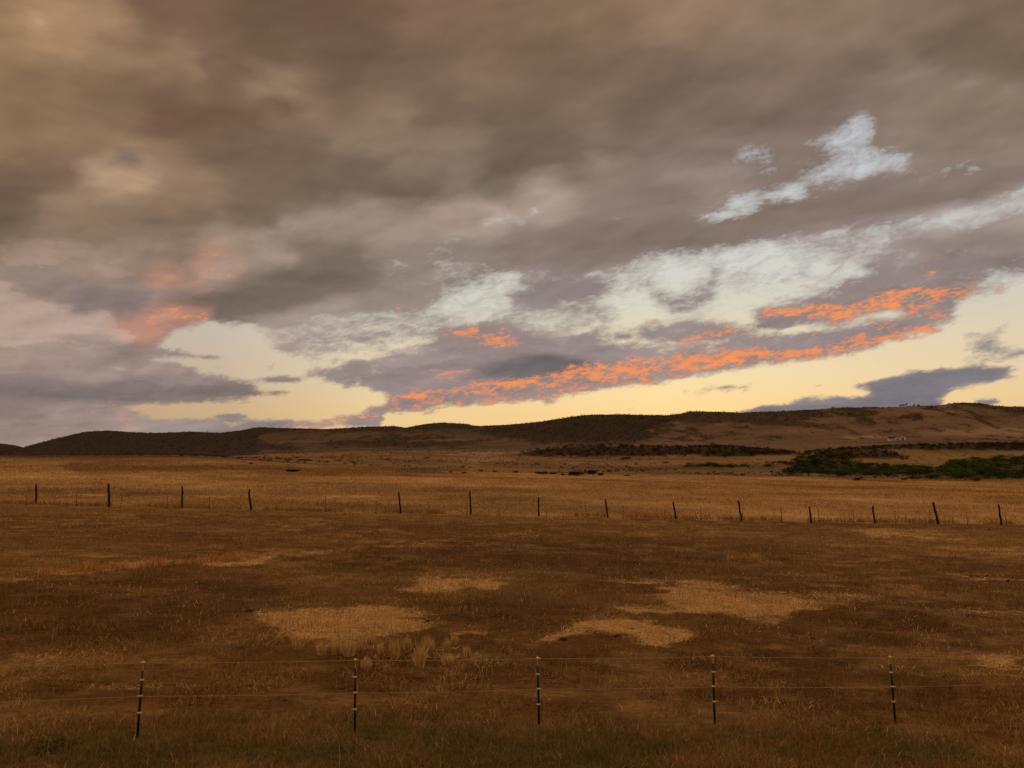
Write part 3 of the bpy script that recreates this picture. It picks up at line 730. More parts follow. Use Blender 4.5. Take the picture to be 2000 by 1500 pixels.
SCRUB = [([(490, 828), (640, 832), (720, 828), (870, 820), (1000, 824), (1000, 842), (900, 838), (800, 843), (700, 846), (600, 844), (540, 843), (495, 856)], 7, 0.9), ([(437, 868), (520, 866), (590, 872), (580, 880), (440, 880)], 4, 0.9),
         ([(620, 866), (660, 858), (740, 857), (810, 862), (900, 860), (955, 860), (940, 866), (860, 874), (780, 876), (700, 868), (640, 874)], 6, 0.9),
         ([(930, 838), (1060, 816), (1200, 802), (1300, 804), (1335, 802), (1325, 824), (1275, 845), (1275, 864), (1150, 868), (1040, 864), (990, 852), (935, 850)], 8, 1.0),
         ([(1290, 802), (1450, 800), (1600, 793), (1618, 812), (1560, 829), (1500, 834), (1440, 824), (1380, 833), (1330, 826), (1300, 842)], 9, 0.85), ([(1618, 796), (1700, 790), (1722, 834), (1690, 830), (1655, 815)], 8, 0.8),
         ([(1752, 812), (1785, 806), (1802, 820), (1770, 823)], 4, 0.9), ([(1920, 790), (2100, 790), (2100, 814), (1990, 812), (1940, 800)], 7, 0.7), ([(1355, 850), (1420, 842), (1480, 848), (1400, 858)], 6, 0.6), ([(1590, 845), (1650, 836), (1640, 850)], 6, 0.5), ([(1850, 812), (1930, 808), (1940, 818), (1870, 822)], 6, 0.5)]

def ground_masks(X, Y, Z):
    """returns albedo and straw amount for ground points (Z relative to the camera)"""
    px, py = project(X, Y, Z)
    bey = beyond(X, Y); r = np.hypot(X, Y)
    jx = (fbm(X / 2.2, Y / 2.2, 4, 71) - 0.5); jy = (fbm(X / 2.2 + 40, Y / 2.2, 4, 72) - 0.5)
    s = np.clip(r / 25, 0.4, 3)
    qx = px + jx * 130 / s ** 0.3; qy = py + jy * 34 / s
    straw = np.zeros(X.shape); dark = np.zeros(X.shape); green = np.zeros(X.shape)
    vis = (Y > 8) & (r < 100)
    def acc(lst, out):
        for pts, b, a in lst:
            p = np.array(pts); m = vis & (qx > p[:, 0].min() - 40) & (qx < p[:, 0].max() + 40) & (qy > p[:, 1].min() - 40) & (qy < p[:, 1].max() + 40)
            if m.any():
                out[m] = np.maximum(out[m], a * smooth(-b, b, sdf_poly(qx[m], qy[m], pts)))
    acc([(p, b * 1.9, min(1, a * 1.3)) for p, b, a in STRAW], straw); acc(DARK, dark); acc(GREENISH, green)
    streak = smooth(0.25, 0.50, fbm(X / 1.7, Y / 0.7, 4, 88) + 0.16 * (straw - 0.5))
    straw = straw * np.where(r < 60, 0.12 + 0.88 * streak, 1)
    gold = smooth(-0.8, 1.6, bey + (fbm(X / 1.5, Y / 1.5, 3, 73) - 0.5) * 3)
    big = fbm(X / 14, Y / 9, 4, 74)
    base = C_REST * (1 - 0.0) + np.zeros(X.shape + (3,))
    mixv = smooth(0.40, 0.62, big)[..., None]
    base = C_DIRT_SHADE * mixv + C_REST * (1 - mixv)
    base = base * (1 - dark[..., None]) + C_DARK * dark[..., None]
    thatch = smooth(0.46, 0.68, fbm(X / 1.3, Y / 0.8, 4, 85, 0.6)) * smooth(0.25, 0.6, fbm(X / 7, Y / 5, 3, 89)) * (1 - 0.6 * dark)
    base = base * (1 - 0.6 * thatch[..., None]) + np.array([0.36, 0.185, 0.058]) * 0.6 * thatch[..., None]
    base = base * (1 + 0.22 * smooth(28, 48, r))[..., None]
    fg = smooth(17, 11.5, r)[..., None]
    base = base * (1 - 0.5 * fg) + np.array([0.20, 0.095, 0.030]) * 0.5 * fg
    base = base * (1 - green[..., None]) + C_GREEN * green[..., None]
    gvar = (0.46 + 1.35 * fbm(X / 22, Y / 15, 5, 75, 0.55))[..., None] * (0.86 + 0.28 * fbm(X / 4, Y / 4, 3, 76))[..., None]
    g2 = smooth(0.52, 0.72, fbm(X / 40, Y / 16, 4, 77))[..., None]
    goldc = (C_GOLD * (1 - 0.35 * g2) + np.array([0.30, 0.12, 0.035]) * 0.35 * g2) * gvar
    alb = base * (1 - gold[..., None]) + goldc * gold[..., None]
    alb = alb * 1.0
    # beyond the field: browner rangeland
    far = smooth(225, 300, Y + (fbm(X / 35, Y / 35, 3, 78) - 0.5) * 40 + np.clip((700 - px) / 8, 0, 60))
    rv = fbm(X / 60, Y / 22, 5, 79)
    rm = smooth(0.46, 0.66, rv)[..., None]
    range_ = C_GOLD * 0.68 * (1 - rm) + np.array([0.19, 0.092, 0.036]) * rm
    alb = alb * (1 - far[..., None]) + range_ * far[..., None]
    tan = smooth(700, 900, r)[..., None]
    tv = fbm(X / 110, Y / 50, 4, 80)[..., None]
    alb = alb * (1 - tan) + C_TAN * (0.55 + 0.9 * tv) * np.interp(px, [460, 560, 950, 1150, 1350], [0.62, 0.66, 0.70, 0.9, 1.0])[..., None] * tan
    # brush: dense on the left hills and along the crest, patchy on the open slopes to the right
    bn = fbm(X / 70 + 3, Y / 140, 5, 81, 0.6); bf = fbm(X / 16, Y / 40, 4, 82, 0.6)
    R_ = np.interp(px, RIDGE[:, 0], RIDGE[:, 1]); De = np.maximum(Y, r * 0.707)
    s_ = np.clip((De - 880) / (R_ - 880), 0, 1)
    crest = np.interp(px, [-500, 480, 520, 800, 1000, 1150, 1290, 1340, 1700, 2100], [1.5, 1.5, 0.5, 0.45, 0.5, 0.5, 0.45, 0.30, 0.20, 0.22])
    lowb = np.interp(px, [-500, 450, 520, 640, 900, 1150, 1290, 1400, 2100], [1.5, 1.5, 0.25, 0.15, 0.2, 0.25, 0.2, 0.0, 0.0])
    far_v = (Y > 8) & (r > 66)
    fx = px + (fbm(X / 20, Y / 20, 4, 86) - 0.5) * 60; fy = py + (fbm(X / 20 + 9, Y / 34, 4, 87) - 0.5) * 14
    def lay(lst):
        out = np.zeros(X.shape)
        for pts, b, a in lst:
            p = np.array(pts); m = far_v & (fx > p[:, 0].min() - 40) & (fx < p[:, 0].max() + 40) & (fy > p[:, 1].min() - 30) & (fy < p[:, 1].max() + 30)
            if m.any(): out[m] = np.maximum(out[m], a * smooth(-b, b, sdf_poly(fx[m], fy[m], pts)))
        return out[..., None]
    k = lay(BANKS) * (r < 880)[..., None]; alb = alb * (1 - k) + np.array([0.17, 0.068, 0.022]) * k
    k = lay(PALE); alb = alb * (1 - k) + np.array([0.42, 0.25, 0.12]) * k
    k = lay(WETGREEN) * ((r > 250) & (r < 600))[..., None]; alb = alb * (1 - k) + np.array([0.040, 0.036, 0.010]) * k
    scrub = lay(SCRUB)[..., 0] * (r > 860)
    dens = crest * smooth(0.35, 0.85, s_) + lowb * (1 - smooth(0.35, 0.85, s_)) 
    brush = smooth(0.44, 0.60, bn * 0.62 + bf * 0.38 + (dens - 0.5) * 0.62) * np.where(px < 520, smooth(600, 640, De), smooth(830, 900, De))
    brush = np.maximum(brush, scrub * smooth(0.34, 0.5, bf * 0.6 + 0.4 * scrub))
    brush = np.maximum(brush, 0.8 * smooth(0.535, 0.66, bf * 0.6 + bn * 0.4 + dens * 0.06) * smooth(860, 930, De))
    # brushy ridges in the middle distance
    for (cx, d0, hw, hd, a) in BRUSHY:
        wx = (cx - 1000) / F * d0
        m = np.exp(-(((X - wx) / hw) ** 4 + ((Y - d0) / hd) ** 4))
        brush = np.maximum(brush, a * smooth(0.35, 0.6, m * (0.55 + 0.9 * fbm(X / 9, Y / 9, 3, 83)) ))
    alb = alb * (1 - brush[..., None]) + C_BRUSH * (0.7 + 0.6 * fbm(X / 8, Y / 16, 3, 84))[..., None] * brush[..., None]
    return alb, straw, brush

BRUSHY = [(1250, 600, 98, 30, 1.0), (1450, 580, 40, 26, 1.0), (1800, 556, 84, 22, 1.0), (1670, 515, 28, 28, 0.95), (2040, 575, 62, 24, 1.0), (1600, 470, 24, 34, 0.8)]

# ------------------------------------------------------------------ ground and hill sheets
def mat_ground():
    m = bpy.data.materials.new('earth_and_stubble'); m.use_nodes = True
    t = m.node_tree; t.nodes.clear(); E.tree = t
    at = t.nodes.new('ShaderNodeAttribute'); at.attribute_name = 'tint'
    geo = t.nodes.new('ShaderNodeNewGeometry')
    P = E(geo.outputs['Position'])
    x, y, z = n_sep(P)
    n1, _ = n_noise(P, 9.0, 6.0, 0.65); n2, _ = n_noise(P, 1.1, 5.0, 0.6); n3, _ = n_noise(n_xyz(x * 0.06, y * 0.03, z * 0.06), 2.0, 6.0, 0.65)
    n4, _ = n_noise(n_xyz(x * 1.0, y * 3.0, z), 2.6, 5.0, 0.6)
    v = 1.0 + (n1 - 0.5) * 1.8 + (n2 - 0.5) * 1.3 + (n3 - 0.5) * 0.7 + (n4 - 0.5) * 1.6
    v = E.m('MAXIMUM', v, 0.18)
    n5, _ = n_noise(n_xyz(x * 1.0, y * 2.2, z), 4.5, 7.0, 0.7); n6, _ = n_noise(n_xyz(x * 1.0, y * 1.7, z), 0.9, 5.0, 0.6)
    st = n_sm(E(at.outputs['Alpha']) + (n5 - 0.5) * 2.2 + (n6 - 0.5) * 1.5, 0.38, 0.80) * n_range(E(at.outputs['Alpha']), 0.02, 0.2)
    c = n_scale(n_mix(st * 0.85, E(at.outputs['Color']), tuple(C_STRAW)), v)
    b = t.nodes.new('ShaderNodeBsdfPrincipled'); t.links.new(c.s, b.inputs['Base Color'])
    b.inputs['Roughness'].default_value = 1.0; b.inputs['Specular IOR Level'].default_value = 0.05
    bu = t.nodes.new('ShaderNodeBump'); bu.inputs['Strength'].default_value = 0.6; bu.inputs['Distance'].default_value = 0.06
    t.links.new((n1 * 0.6 + n2).s, bu.inputs['Height']); t.links.new(bu.outputs[0], b.inputs['Normal'])
    o = t.nodes.new('ShaderNodeOutputMaterial'); t.links.new(b.outputs[0], o.inputs[0])
    return m

def sheet(name, az, rr, kind, mat):
    A, Rr = np.meshgrid(az, rr)
    X = np.sin(A) * Rr; Y = np.cos(A) * Rr
    Z = land(X, Y)
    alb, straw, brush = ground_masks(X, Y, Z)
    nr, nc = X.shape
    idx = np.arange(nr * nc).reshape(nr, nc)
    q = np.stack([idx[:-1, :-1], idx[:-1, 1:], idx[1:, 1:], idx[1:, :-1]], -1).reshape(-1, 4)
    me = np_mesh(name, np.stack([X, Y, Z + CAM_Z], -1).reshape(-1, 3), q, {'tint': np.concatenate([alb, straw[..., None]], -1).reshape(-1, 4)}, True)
    o = link(name, me, mat); tag(o, kind=kind)
    return o

MG = mat_ground()
az_f = np.concatenate([np.linspace(R(-180), R(-50), 40)[:-1], np.linspace(R(-50), R(-40), 60)[:-1], np.linspace(R(-40), R(40), 760), np.linspace(R(40), R(50), 60)[1:], np.linspace(R(50), R(180), 40)[1:]])
r_split = 905.0
rr1 = np.concatenate([[0.5, 2, 4, 6], np.geomspace(7.5, r_split, 330)])
sheet('ground', az_f, rr1, 'structure', MG)
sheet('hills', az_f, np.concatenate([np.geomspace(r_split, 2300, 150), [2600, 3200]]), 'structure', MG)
# a second hill line showing through the notch at far left
def far_hill():
    xs = np.linspace(-500, 110, 60); ds = np.linspace(2700, 3700, 14)
    top = np.interp(xs, [-500, -200, -60, 0, 30, 48, 70, 110], [850, 855, 860, 863, 867, 872, 880, 892])
    T, D = np.meshgrid(ray(xs, 895.0)[0], ds); S = np.linspace(0, 1, 14)[:, None]
    zr = ray(1000.0, top)[1][None, :]
    Z = np.where(S < 0.6, (S / 0.6) * zr * D - (1 - S / 0.6) * 25, zr * D - (S - 0.6) * 400)
    idx = np.arange(T.size).reshape(T.shape)
    q = np.stack([idx[:-1, :-1], idx[:-1, 1:], idx[1:, 1:], idx[1:, :-1]], -1).reshape(-1, 4)
    me = np_mesh('distant_hill', np.stack([T * D, D, Z + CAM_Z], -1).reshape(-1, 3), q, {'tint': np.tile(np.append(C_BRUSH, 0.0), (T.size, 1))}, True)
    tag(link('distant_hill', me, MG), kind='structure')
far_hill()

# ------------------------------------------------------------------ simple materials
def mat_plain(name, col, rough=0.7, spec=0.3, var=0.25, scale=30.0, stretch=None, attr=False):
    m = bpy.data.materials.new(name); m.use_nodes = True
    t = m.node_tree; t.nodes.clear(); E.tree = t
    tc = t.nodes.new('ShaderNodeTexCoord'); P = E(tc.outputs['Object'])
    if stretch:
        x, y, z = n_sep(P); P = n_xyz(x * stretch[0], y * stretch[1], z * stretch[2])
    n, _ = n_noise(P, scale, 5.0, 0.6)
    v = 1.0 + (n - 0.5) * (var * 4)
    if attr:
        at = t.nodes.new('ShaderNodeAttribute'); at.attribute_name = 'tint'; c = n_scale(E(at.outputs['Color']), v) if var else E(at.outputs['Color'])
    else:
        rgb = t.nodes.new('ShaderNodeRGB'); rgb.outputs[0].default_value = (*col, 1); c = n_scale(E(rgb.outputs[0]), v)
    b = t.nodes.new('ShaderNodeBsdfPrincipled'); t.links.new(c.s, b.inputs['Base Color'])
    b.inputs['Roughness'].default_value = rough; b.inputs['Specular IOR Level'].default_value = spec
    o = t.nodes.new('ShaderNodeOutputMaterial'); t.links.new(b.outputs[0], o.inputs[0])
    return m

def mat_leaf(name, trans=0.25):
    m = bpy.data.materials.new(name); m.use_nodes = True
    t = m.node_tree; t.nodes.clear(); E.tree = t
    at = t.nodes.new('ShaderNodeAttribute'); at.attribute_name = 'tint'
    d = t.nodes.new('ShaderNodeBsdfDiffuse'); tr = t.nodes.new('ShaderNodeBsdfTranslucent')
    t.links.new(at.outputs['Color'], d.inputs[0]); t.links.new(at.outputs['Color'], tr.inputs[0])
    mx = t.nodes.new('ShaderNodeMixShader'); mx.inputs[0].default_value = trans
    t.links.new(d.outputs[0], mx.inputs[1]); t.links.new(tr.outputs[0], mx.inputs[2])
    o = t.nodes.new('ShaderNodeOutputMaterial'); t.links.new(mx.outputs[0], o.inputs[0])
    return m

M_GRASS = mat_leaf('dry_grass_blades', 0.25); M_FOL = mat_leaf('shrub_leaves', 0.2)
M_WOOD = mat_plain('weathered_dark_wood', (0.030, 0.022, 0.019), 0.9, 0.1, 0.18, 8.0, (6, 6, 0.8))
M_BLACK = mat_plain('black_plastic_sleeve', (0.012, 0.011, 0.013), 0.45, 0.4, 0.05, 20)
M_ROD = mat_plain('tan_fibreglass_rod', (0.34, 0.20, 0.045), 0.5, 0.3, 0.10, 40)
M_YEL = mat_plain('yellow_plastic_clip', (0.80, 0.50, 0.075), 0.45, 0.4, 0.06, 60)
M_WIRE = mat_plain('braided_electric_wire', (0.40, 0.26, 0.13), 0.6, 0.3, 0.2, 60)
M_RUST = mat_plain('rusty_steel', (0.11, 0.055, 0.03), 0.7, 0.3, 0.15, 20)
M_CLOD = mat_plain('dried_dark_earth', (0.035, 0.018, 0.010), 1.0, 0.05, 0.2, 25)

# ------------------------------------------------------------------ grass
def blades(name, X, Y, length, width, lean, cols, mat, az=None, curve=0.5, label=None, cat=None):
    n = len(X); Z = gz(X, Y)
    if az is None: az = rng.uniform(0, 2 * math.pi, n)
    face = rng.uniform(0, 2 * math.pi, n)
    dx, dy = np.cos(az), np.sin(az)
    wx, wy = np.cos(face) * width / 2, np.sin(face) * width / 2
    lean2 = np.minimum(lean + curve * rng.uniform(0.2, 1.0, n), 1.55)
    l1 = length * 0.5
    mx = X + dx * np.sin(lean) * l1; my = Y + dy * np.sin(lean) * l1; mz = Z + np.cos(lean) * l1
    tx = mx + dx * np.sin(lean2) * l1; ty = my + dy * np.sin(lean2) * l1; tz = mz + np.cos(lean2) * l1
    v = np.stack([np.stack([X - wx, Y - wy, Z - 0.01], 1), np.stack([X + wx, Y + wy, Z - 0.01], 1),
                  np.stack([mx + wx * .8, my + wy * .8, mz], 1), np.stack([mx - wx * .8, my - wy * .8, mz], 1), np.stack([tx, ty, tz], 1)], 1)
    i = np.arange(n)[:, None] * 5
    me = np_mesh(name, v.reshape(-1, 3), [i + np.array([0, 1, 2, 3]), i + np.array([3, 2, 4])], {'tint': np.repeat(cols, 5, 0)})
    o = link(name, me, mat); tag(o, label, cat, kind='stuff')
    return o

def scatter(n, r0, r1, a=43, power=1.0):
    r = np.exp(rng.uniform(math.log(r0), math.log(r1), n)) if power == 1.0 else (rng.uniform(r0 ** power, r1 ** power, n)) ** (1 / power)
    t = np.radians(rng.uniform(-a, a, n))
    return np.sin(t) * r, np.cos(t) * r, r

def jitter(n, s): return np.exp(rng.normal(0, s, n))[:, None]

def grow_grass():
    # short trampled stubble over the paddock
    X, Y, r = scatter(380000, 8.5, 80, power=0.35)
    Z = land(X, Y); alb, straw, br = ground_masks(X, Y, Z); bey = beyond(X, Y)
    lum = alb.sum(1)
    keep = (bey < 0.5) & (rng.uniform(0, 1, len(X)) < np.clip(0.10 + 2.6 * smooth(0.35, 0.75, fbm(X / 0.9, Y / 1.5, 4, 90)), 0, 1)) & ((straw < 0.3) | (rng.uniform(0, 1, len(X)) < 0.25))
    X, Y, r, alb = X[keep], Y[keep], r[keep], alb[keep]; n = len(X)
    L = rng.uniform(0.05, 0.17, n) * (0.7 + 0.7 * fbm(X / 3, Y / 3, 3, 91))
    W = np.clip(0.004 + 0.00042 * r, 0.006, 0.03) * rng.uniform(0.7, 1.5, n)
    tone = (rng.uniform(0, 1, n) ** 1.5 * (0.30 + 1.35 * smooth(0.38, 0.68, fbm(X / 0.9, Y / 0.7, 3, 104))))[:, None]
    tone = np.clip(tone, 0, 1); pale = np.array([0.56, 0.32, 0.115])
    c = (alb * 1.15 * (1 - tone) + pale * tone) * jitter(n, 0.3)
    blades('grass', X, Y, L, W, np.where(rng.uniform(0, 1, n) < 0.45, rng.uniform(1.1, 1.5, n), rng.uniform(0.2, 1.1, n)), c, M_GRASS, curve=0.5)
    # straw lying flat in the pale patches
    X, Y, r = scatter(700000, 9, 80, power=0.35)
    Z = land(X, Y); alb, straw, br = ground_masks(X, Y, Z)
    k = straw * (0.55 + 0.9 * (fbm(X / 0.5, Y / 0.9, 3, 92) - 0.2)) > rng.uniform(0.04, 0.9, len(X))
    X, Y, r = X[k], Y[k], r[k]; n = len(X)
    c = np.array([0.66, 0.38, 0.135]) * jitter(n, 0.32)
    blades('straw', X, Y, rng.uniform(0.08, 0.24, n), np.clip(0.004 + 0.00045 * r, 0.007, 0.03), rng.uniform(1.0, 1.5, n), c, M_GRASS, curve=0.2)
    # thin standing stems
    X, Y, r = scatter(26000, 10, 75, power=0.6); bey = beyond(X, Y)
    k = (bey < 0) & (fbm(X / 5, Y / 3.5, 3, 93) > 0.50 + 0.10 * rng.uniform(-1, 1, len(X)))
    X, Y, r = X[k], Y[k], r[k]; n = len(X)
    blades('dry_stems', X, Y, rng.uniform(0.18, 0.46, n), np.clip(0.003 + 0.0003 * r, 0.004, 0.02), rng.uniform(0.0, 0.35, n), np.array([0.33, 0.165, 0.065]) * jitter(n, 0.25), M_GRASS, curve=0.35)
    # greenish verge nearest the camera
    X, Y, r = scatter(130000, 8, 14.2, power=0.8); Z = land(X, Y); px, py = project(X, Y, Z)
    gn = fbm(X / 0.7, Y / 0.7, 3, 94)
    k = (py > 1405 + 50 * (fbm(X / 1.5, Y, 2, 95) - 0.5)) & (rng.uniform(0, 1, len(X)) < 0.25 + 1.3 * gn ** 1.5)
    X, Y, px, gn = X[k], Y[k], px[k], gn[k]; n = len(X)
    g = smooth(0.38, 0.62, fbm(X / 1.6 + 5, Y / 0.8, 3, 96) + 0.14 * np.exp(-((px - 960) / 330.0) ** 2) - 0.05)[:, None]
    c = (np.array([0.175, 0.140, 0.036]) * g + np.array([0.36, 0.21, 0.07]) * (1 - g)) * jitter(n, 0.3)
    blades('verge_grass', X, Y, rng.uniform(0.05, 0.17, n) * (0.6 + gn), rng.uniform(0.004, 0.011, n), rng.uniform(0.1, 1.0, n), c, M_GRASS, curve=0.7)
    # the golden hay field beyond the far fence
    X, Y, r = scatter(300000, 50, 330, power=0.7, a=42)
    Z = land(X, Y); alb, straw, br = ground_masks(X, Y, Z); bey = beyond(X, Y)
    px, py = project(X, Y, Z)
    k = (bey > 0.3) & (Y < 300) & ((straw < 0.35)) & (rng.uniform(0, 1, len(X)) < np.clip(1.9 * fbm(X / 2.5, Y / 5, 3, 97) - 0.25, 0.1, 1))
    X, Y, r, alb = X[k], Y[k], r[k], alb[k]; n = len(X)
    hgt = 0.5 + 0.9 * fbm(X / 7, Y / 7, 3, 98)
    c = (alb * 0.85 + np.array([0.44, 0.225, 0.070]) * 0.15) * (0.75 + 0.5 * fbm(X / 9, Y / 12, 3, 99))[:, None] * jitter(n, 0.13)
    blades('field_grass', X, Y, rng.uniform(0.16, 0.42, n) * hgt, np.clip(0.0007 * r, 0.03, 0.14) * rng.uniform(0.5, 1.2, n), rng.uniform(0.2, 1.2, n), c, M_GRASS, curve=0.4)
    # rank strip of taller grass along an old line in the paddock, and along the foot of the far fence
    P = []
    for x0, y0, x1, y1, k_, dens in ((85, 1124, 320, 1103, 0.30, 1300), (336, 1104, 540, 1087, 0.26, 1200), (1424, 1092, 1484, 1088, 0.24, 260), (965, 1046, 1035, 1044, 0.16, 160), (-60, 1142, 30, 1134, 0.12, 120)):
        a = hit(x0, y0); b = hit(x1, y1); t = rng.uniform(0, 1, dens)
        kn = vnoise(t * 13, t * 0 + x0, 55) ; t = t[kn > 0.25]
        p = a + (b - a) * t[:, None]; w = rng.normal(0, 0.16, (len(t), 2)); P.append(np.stack([p[:, 0] + w[:, 0], p[:, 1] + w[:, 1], k_ * (0.5 + vnoise(t * 17, t * 0, 56)), ], 1))
    P = np.concatenate(P); n = len(P)
    blades('tall_grass_strip', P[:, 0], P[:, 1], P[:, 2] * rng.uniform(0.7, 1.3, n), rng.uniform(0.012, 0.022, n), rng.uniform(0.0, 0.4, n), np.array([0.60, 0.31, 0.10]) * jitter(n, 0.25), M_GRASS, curve=0.5)
    X = rng.uniform(fence_pts[0, 0], fence_pts[-1, 0], 9000); Y = np.interp(X, fence_pts[:, 0], fence_pts[:, 1]) + rng.normal(1.0, 0.35, 9000)
    k = vnoise(X / 2.2, X * 0, 57) > 0.35; X, Y = X[k], Y[k]; n = len(X)
    blades('fence_line_grass', X, Y, rng.uniform(0.25, 0.55, n), rng.uniform(0.02, 0.05, n), rng.uniform(0, 0.4, n), np.array([0.34, 0.16, 0.055]) * jitter(n, 0.3), M_GRASS, curve=0.5)

grow_grass()

# ------------------------------------------------------------------ single tufts of tall dry grass
def tuft_mesh(name, h, w, n, col, spread=0.45):
    a = rng.uniform(0, 2 * math.pi, n); rr = w / 2 * np.sqrt(rng.uniform(0, 1, n)) * 0.62
    X, Y = np.cos(a) * rr, np.sin(a) * rr
    L = h * (0.35 + 0.7 * rng.uniform(0, 1, n) ** 1.3) * (1.05 - 0.45 * (rr / (w * 0.31)) ** 2); lean = np.abs(rng.normal(0.05, 0.17, n)) * (0.3 + rr / (w * 0.31)); l2 = lean + rng.normal(0.10, 0.25, n)
    f = rng.uniform(0, 2 * math.pi, n); wd = rng.uniform(0.006, 0.012, n)
    wx, wy = np.cos(f) * wd / 2, np.sin(f) * wd / 2; dx, dy = np.cos(a), np.sin(a)
    mx, my, mz = X + dx * np.sin(lean) * L * .6, Y + dy * np.sin(lean) * L * .6, np.cos(lean) * L * .6
    tx, ty, tz = mx + dx * np.sin(l2) * L * .4, my + dy * np.sin(l2) * L * .4, mz + np.cos(l2) * L * .4
    v = np.stack([np.stack([X - wx, Y - wy, X * 0 - 0.03], 1), np.stack([X + wx, Y + wy, X * 0 - 0.03], 1), np.stack([mx + wx, my + wy, mz], 1), np.stack([mx - wx, my - wy, mz], 1), np.stack([tx, ty, tz], 1)], 1)
    i = np.arange(n)[:, None] * 5
    return np_mesh(name, v.reshape(-1, 3), [i + np.array([0, 1, 2, 3]), i + np.array([3, 2, 4])], {'tint': np.repeat(np.array(col) * jitter(n, 0.3), 5, 0)})

TUFTS = [
    (820, 1304, 56, 22, 'tallest dry grass tuft, standing closest to the electric fence wire'), (771, 1284, 44, 26, 'thick tall grass tuft between the big straw patch and the tallest tuft'),
    (837, 1271, 34, 24, 'broad upright grass tuft just behind the tallest tuft'), (795, 1271, 30, 22, 'grass tuft between the thick tall tuft and the broad upright tuft'),
    (742, 1275, 22, 18, 'small lone grass tuft under the right half of the big straw patch'), (715, 1306, 24, 30, 'low domed grass tuft touching the fence wire by the second near post'),
    (681, 1281, 34, 28, 'wide pale grass tuft just above the second near fence post'), (708, 1269, 30, 22, 'narrow grass tuft on the lower edge of the big straw patch'),
    (657, 1277, 32, 24, 'grass tuft left of the wide pale tuft above the second near post'), (628, 1279, 28, 24, 'spiky grass tuft with seed heads below the left half of the big straw patch'),
    (580, 1268, 34, 26, 'bushy grass tuft alone under the left end of the big straw patch'), (545, 1256, 20, 16, 'faint thin grass tuft at the left tip of the big straw patch'),
    (874, 1273, 30, 14, 'slim grass tuft right of the broad upright tuft'), (887, 1259, 22, 20, 'short grass tuft farthest right behind the slim tuft'),
    (911, 1284, 26, 16, 'sparse brownish grass tuft at the right end of the tuft row'), (875, 1298, 22, 34, 'flattened straw-coloured tuft beside the fence wire right of the tallest tuft'),
    (724, 1257, 20, 24, 'grass tuft inside the lower rim of the big straw patch'),
    (75, 1229, 30, 18, 'upright greenish-tan tuft in the dark ground at far left'), (34, 1236, 26, 18, 'dull grass tuft near the left border, beside the greenish-tan tuft'),
    (6, 1232, 28, 14, 'grass tuft cut by the left border of the view'), (102, 1256, 28, 14, 'thin ragged tuft below the greenish-tan tuft at left'),
    (176, 1225, 24, 20, 'left one of two tufts in the dark ground above the first near post'), (224, 1224, 24, 20, 'tuft straight above the top of the first near post'),
    (196, 1233, 20, 18, 'leaning small tuft between the two tufts above the first near post'), (143, 1221, 16, 14, 'very small tuft left of the pair above the first near post'),
    (270, 1318, 14, 30, 'low scruffy tuft left of the second near post at the wire'),
]
for x, y, h, w, lab in TUFTS[:-1]:
    p = hit(x, y); s = math.hypot(p[0], p[1]) / F
    dull = x < 400
    me = tuft_mesh('grass_tuft', h * s * 1.05, w * s, int(90 + w * 9) if not dull else int(40 + w * 3), (0.66, 0.43, 0.16) if not dull else (0.36, 0.20, 0.07), 0.42)
    o = link('grass_tuft', me, M_GRASS, loc=tuple(p)); tag(o, lab, 'grass tuft', 'dry grass tufts in the paddock')

# ------------------------------------------------------------------ green weeds in the verge
def weed_mesh(w, h, n):
    a = rng.uniform(0, 2 * math.pi, n); u = rng.uniform(0, 1, n); rr = w / 2 * np.sqrt(rng.uniform(0, 1, n))
    c = np.stack([np.cos(a) * rr, np.sin(a) * rr, h * u * (1 - (rr / (w / 2)) ** 2 * 0.6)], 1)
    d = rng.normal(0, 1, (n, 3)); d[:, 2] = np.abs(d[:, 2]) * 0.6; d /= np.linalg.norm(d, axis=1)[:, None]
    s = np.cross(d, rng.normal(0, 1, (n, 3))); s /= np.linalg.norm(s, axis=1)[:, None]
    L = rng.uniform(0.05, 0.12, n)[:, None]; W = L * 0.16
    v = np.stack([c - d * L / 2, c + s * W, c + d * L / 2, c - s * W], 1)
    f = np.arange(n)[:, None] * 4 + np.arange(4)
    return np_mesh('green_weed', v.reshape(-1, 3), f, {'tint': np.repeat(np.array([0.115, 0.105, 0.034]) * jitter(n, 0.3), 4, 0)})
for x, y, w, h, lab in ((98, 1466, 52, 26, 'leafy green weed left of the foot of the first near fence post'),):
    p = hit(x, y); s = math.hypot(p[0], p[1]) / F
    tag(link('green_weed', weed_mesh(w * s, h * s, 150), M_FOL, loc=tuple(p)), lab, 'weed', 'green weeds in the verge')

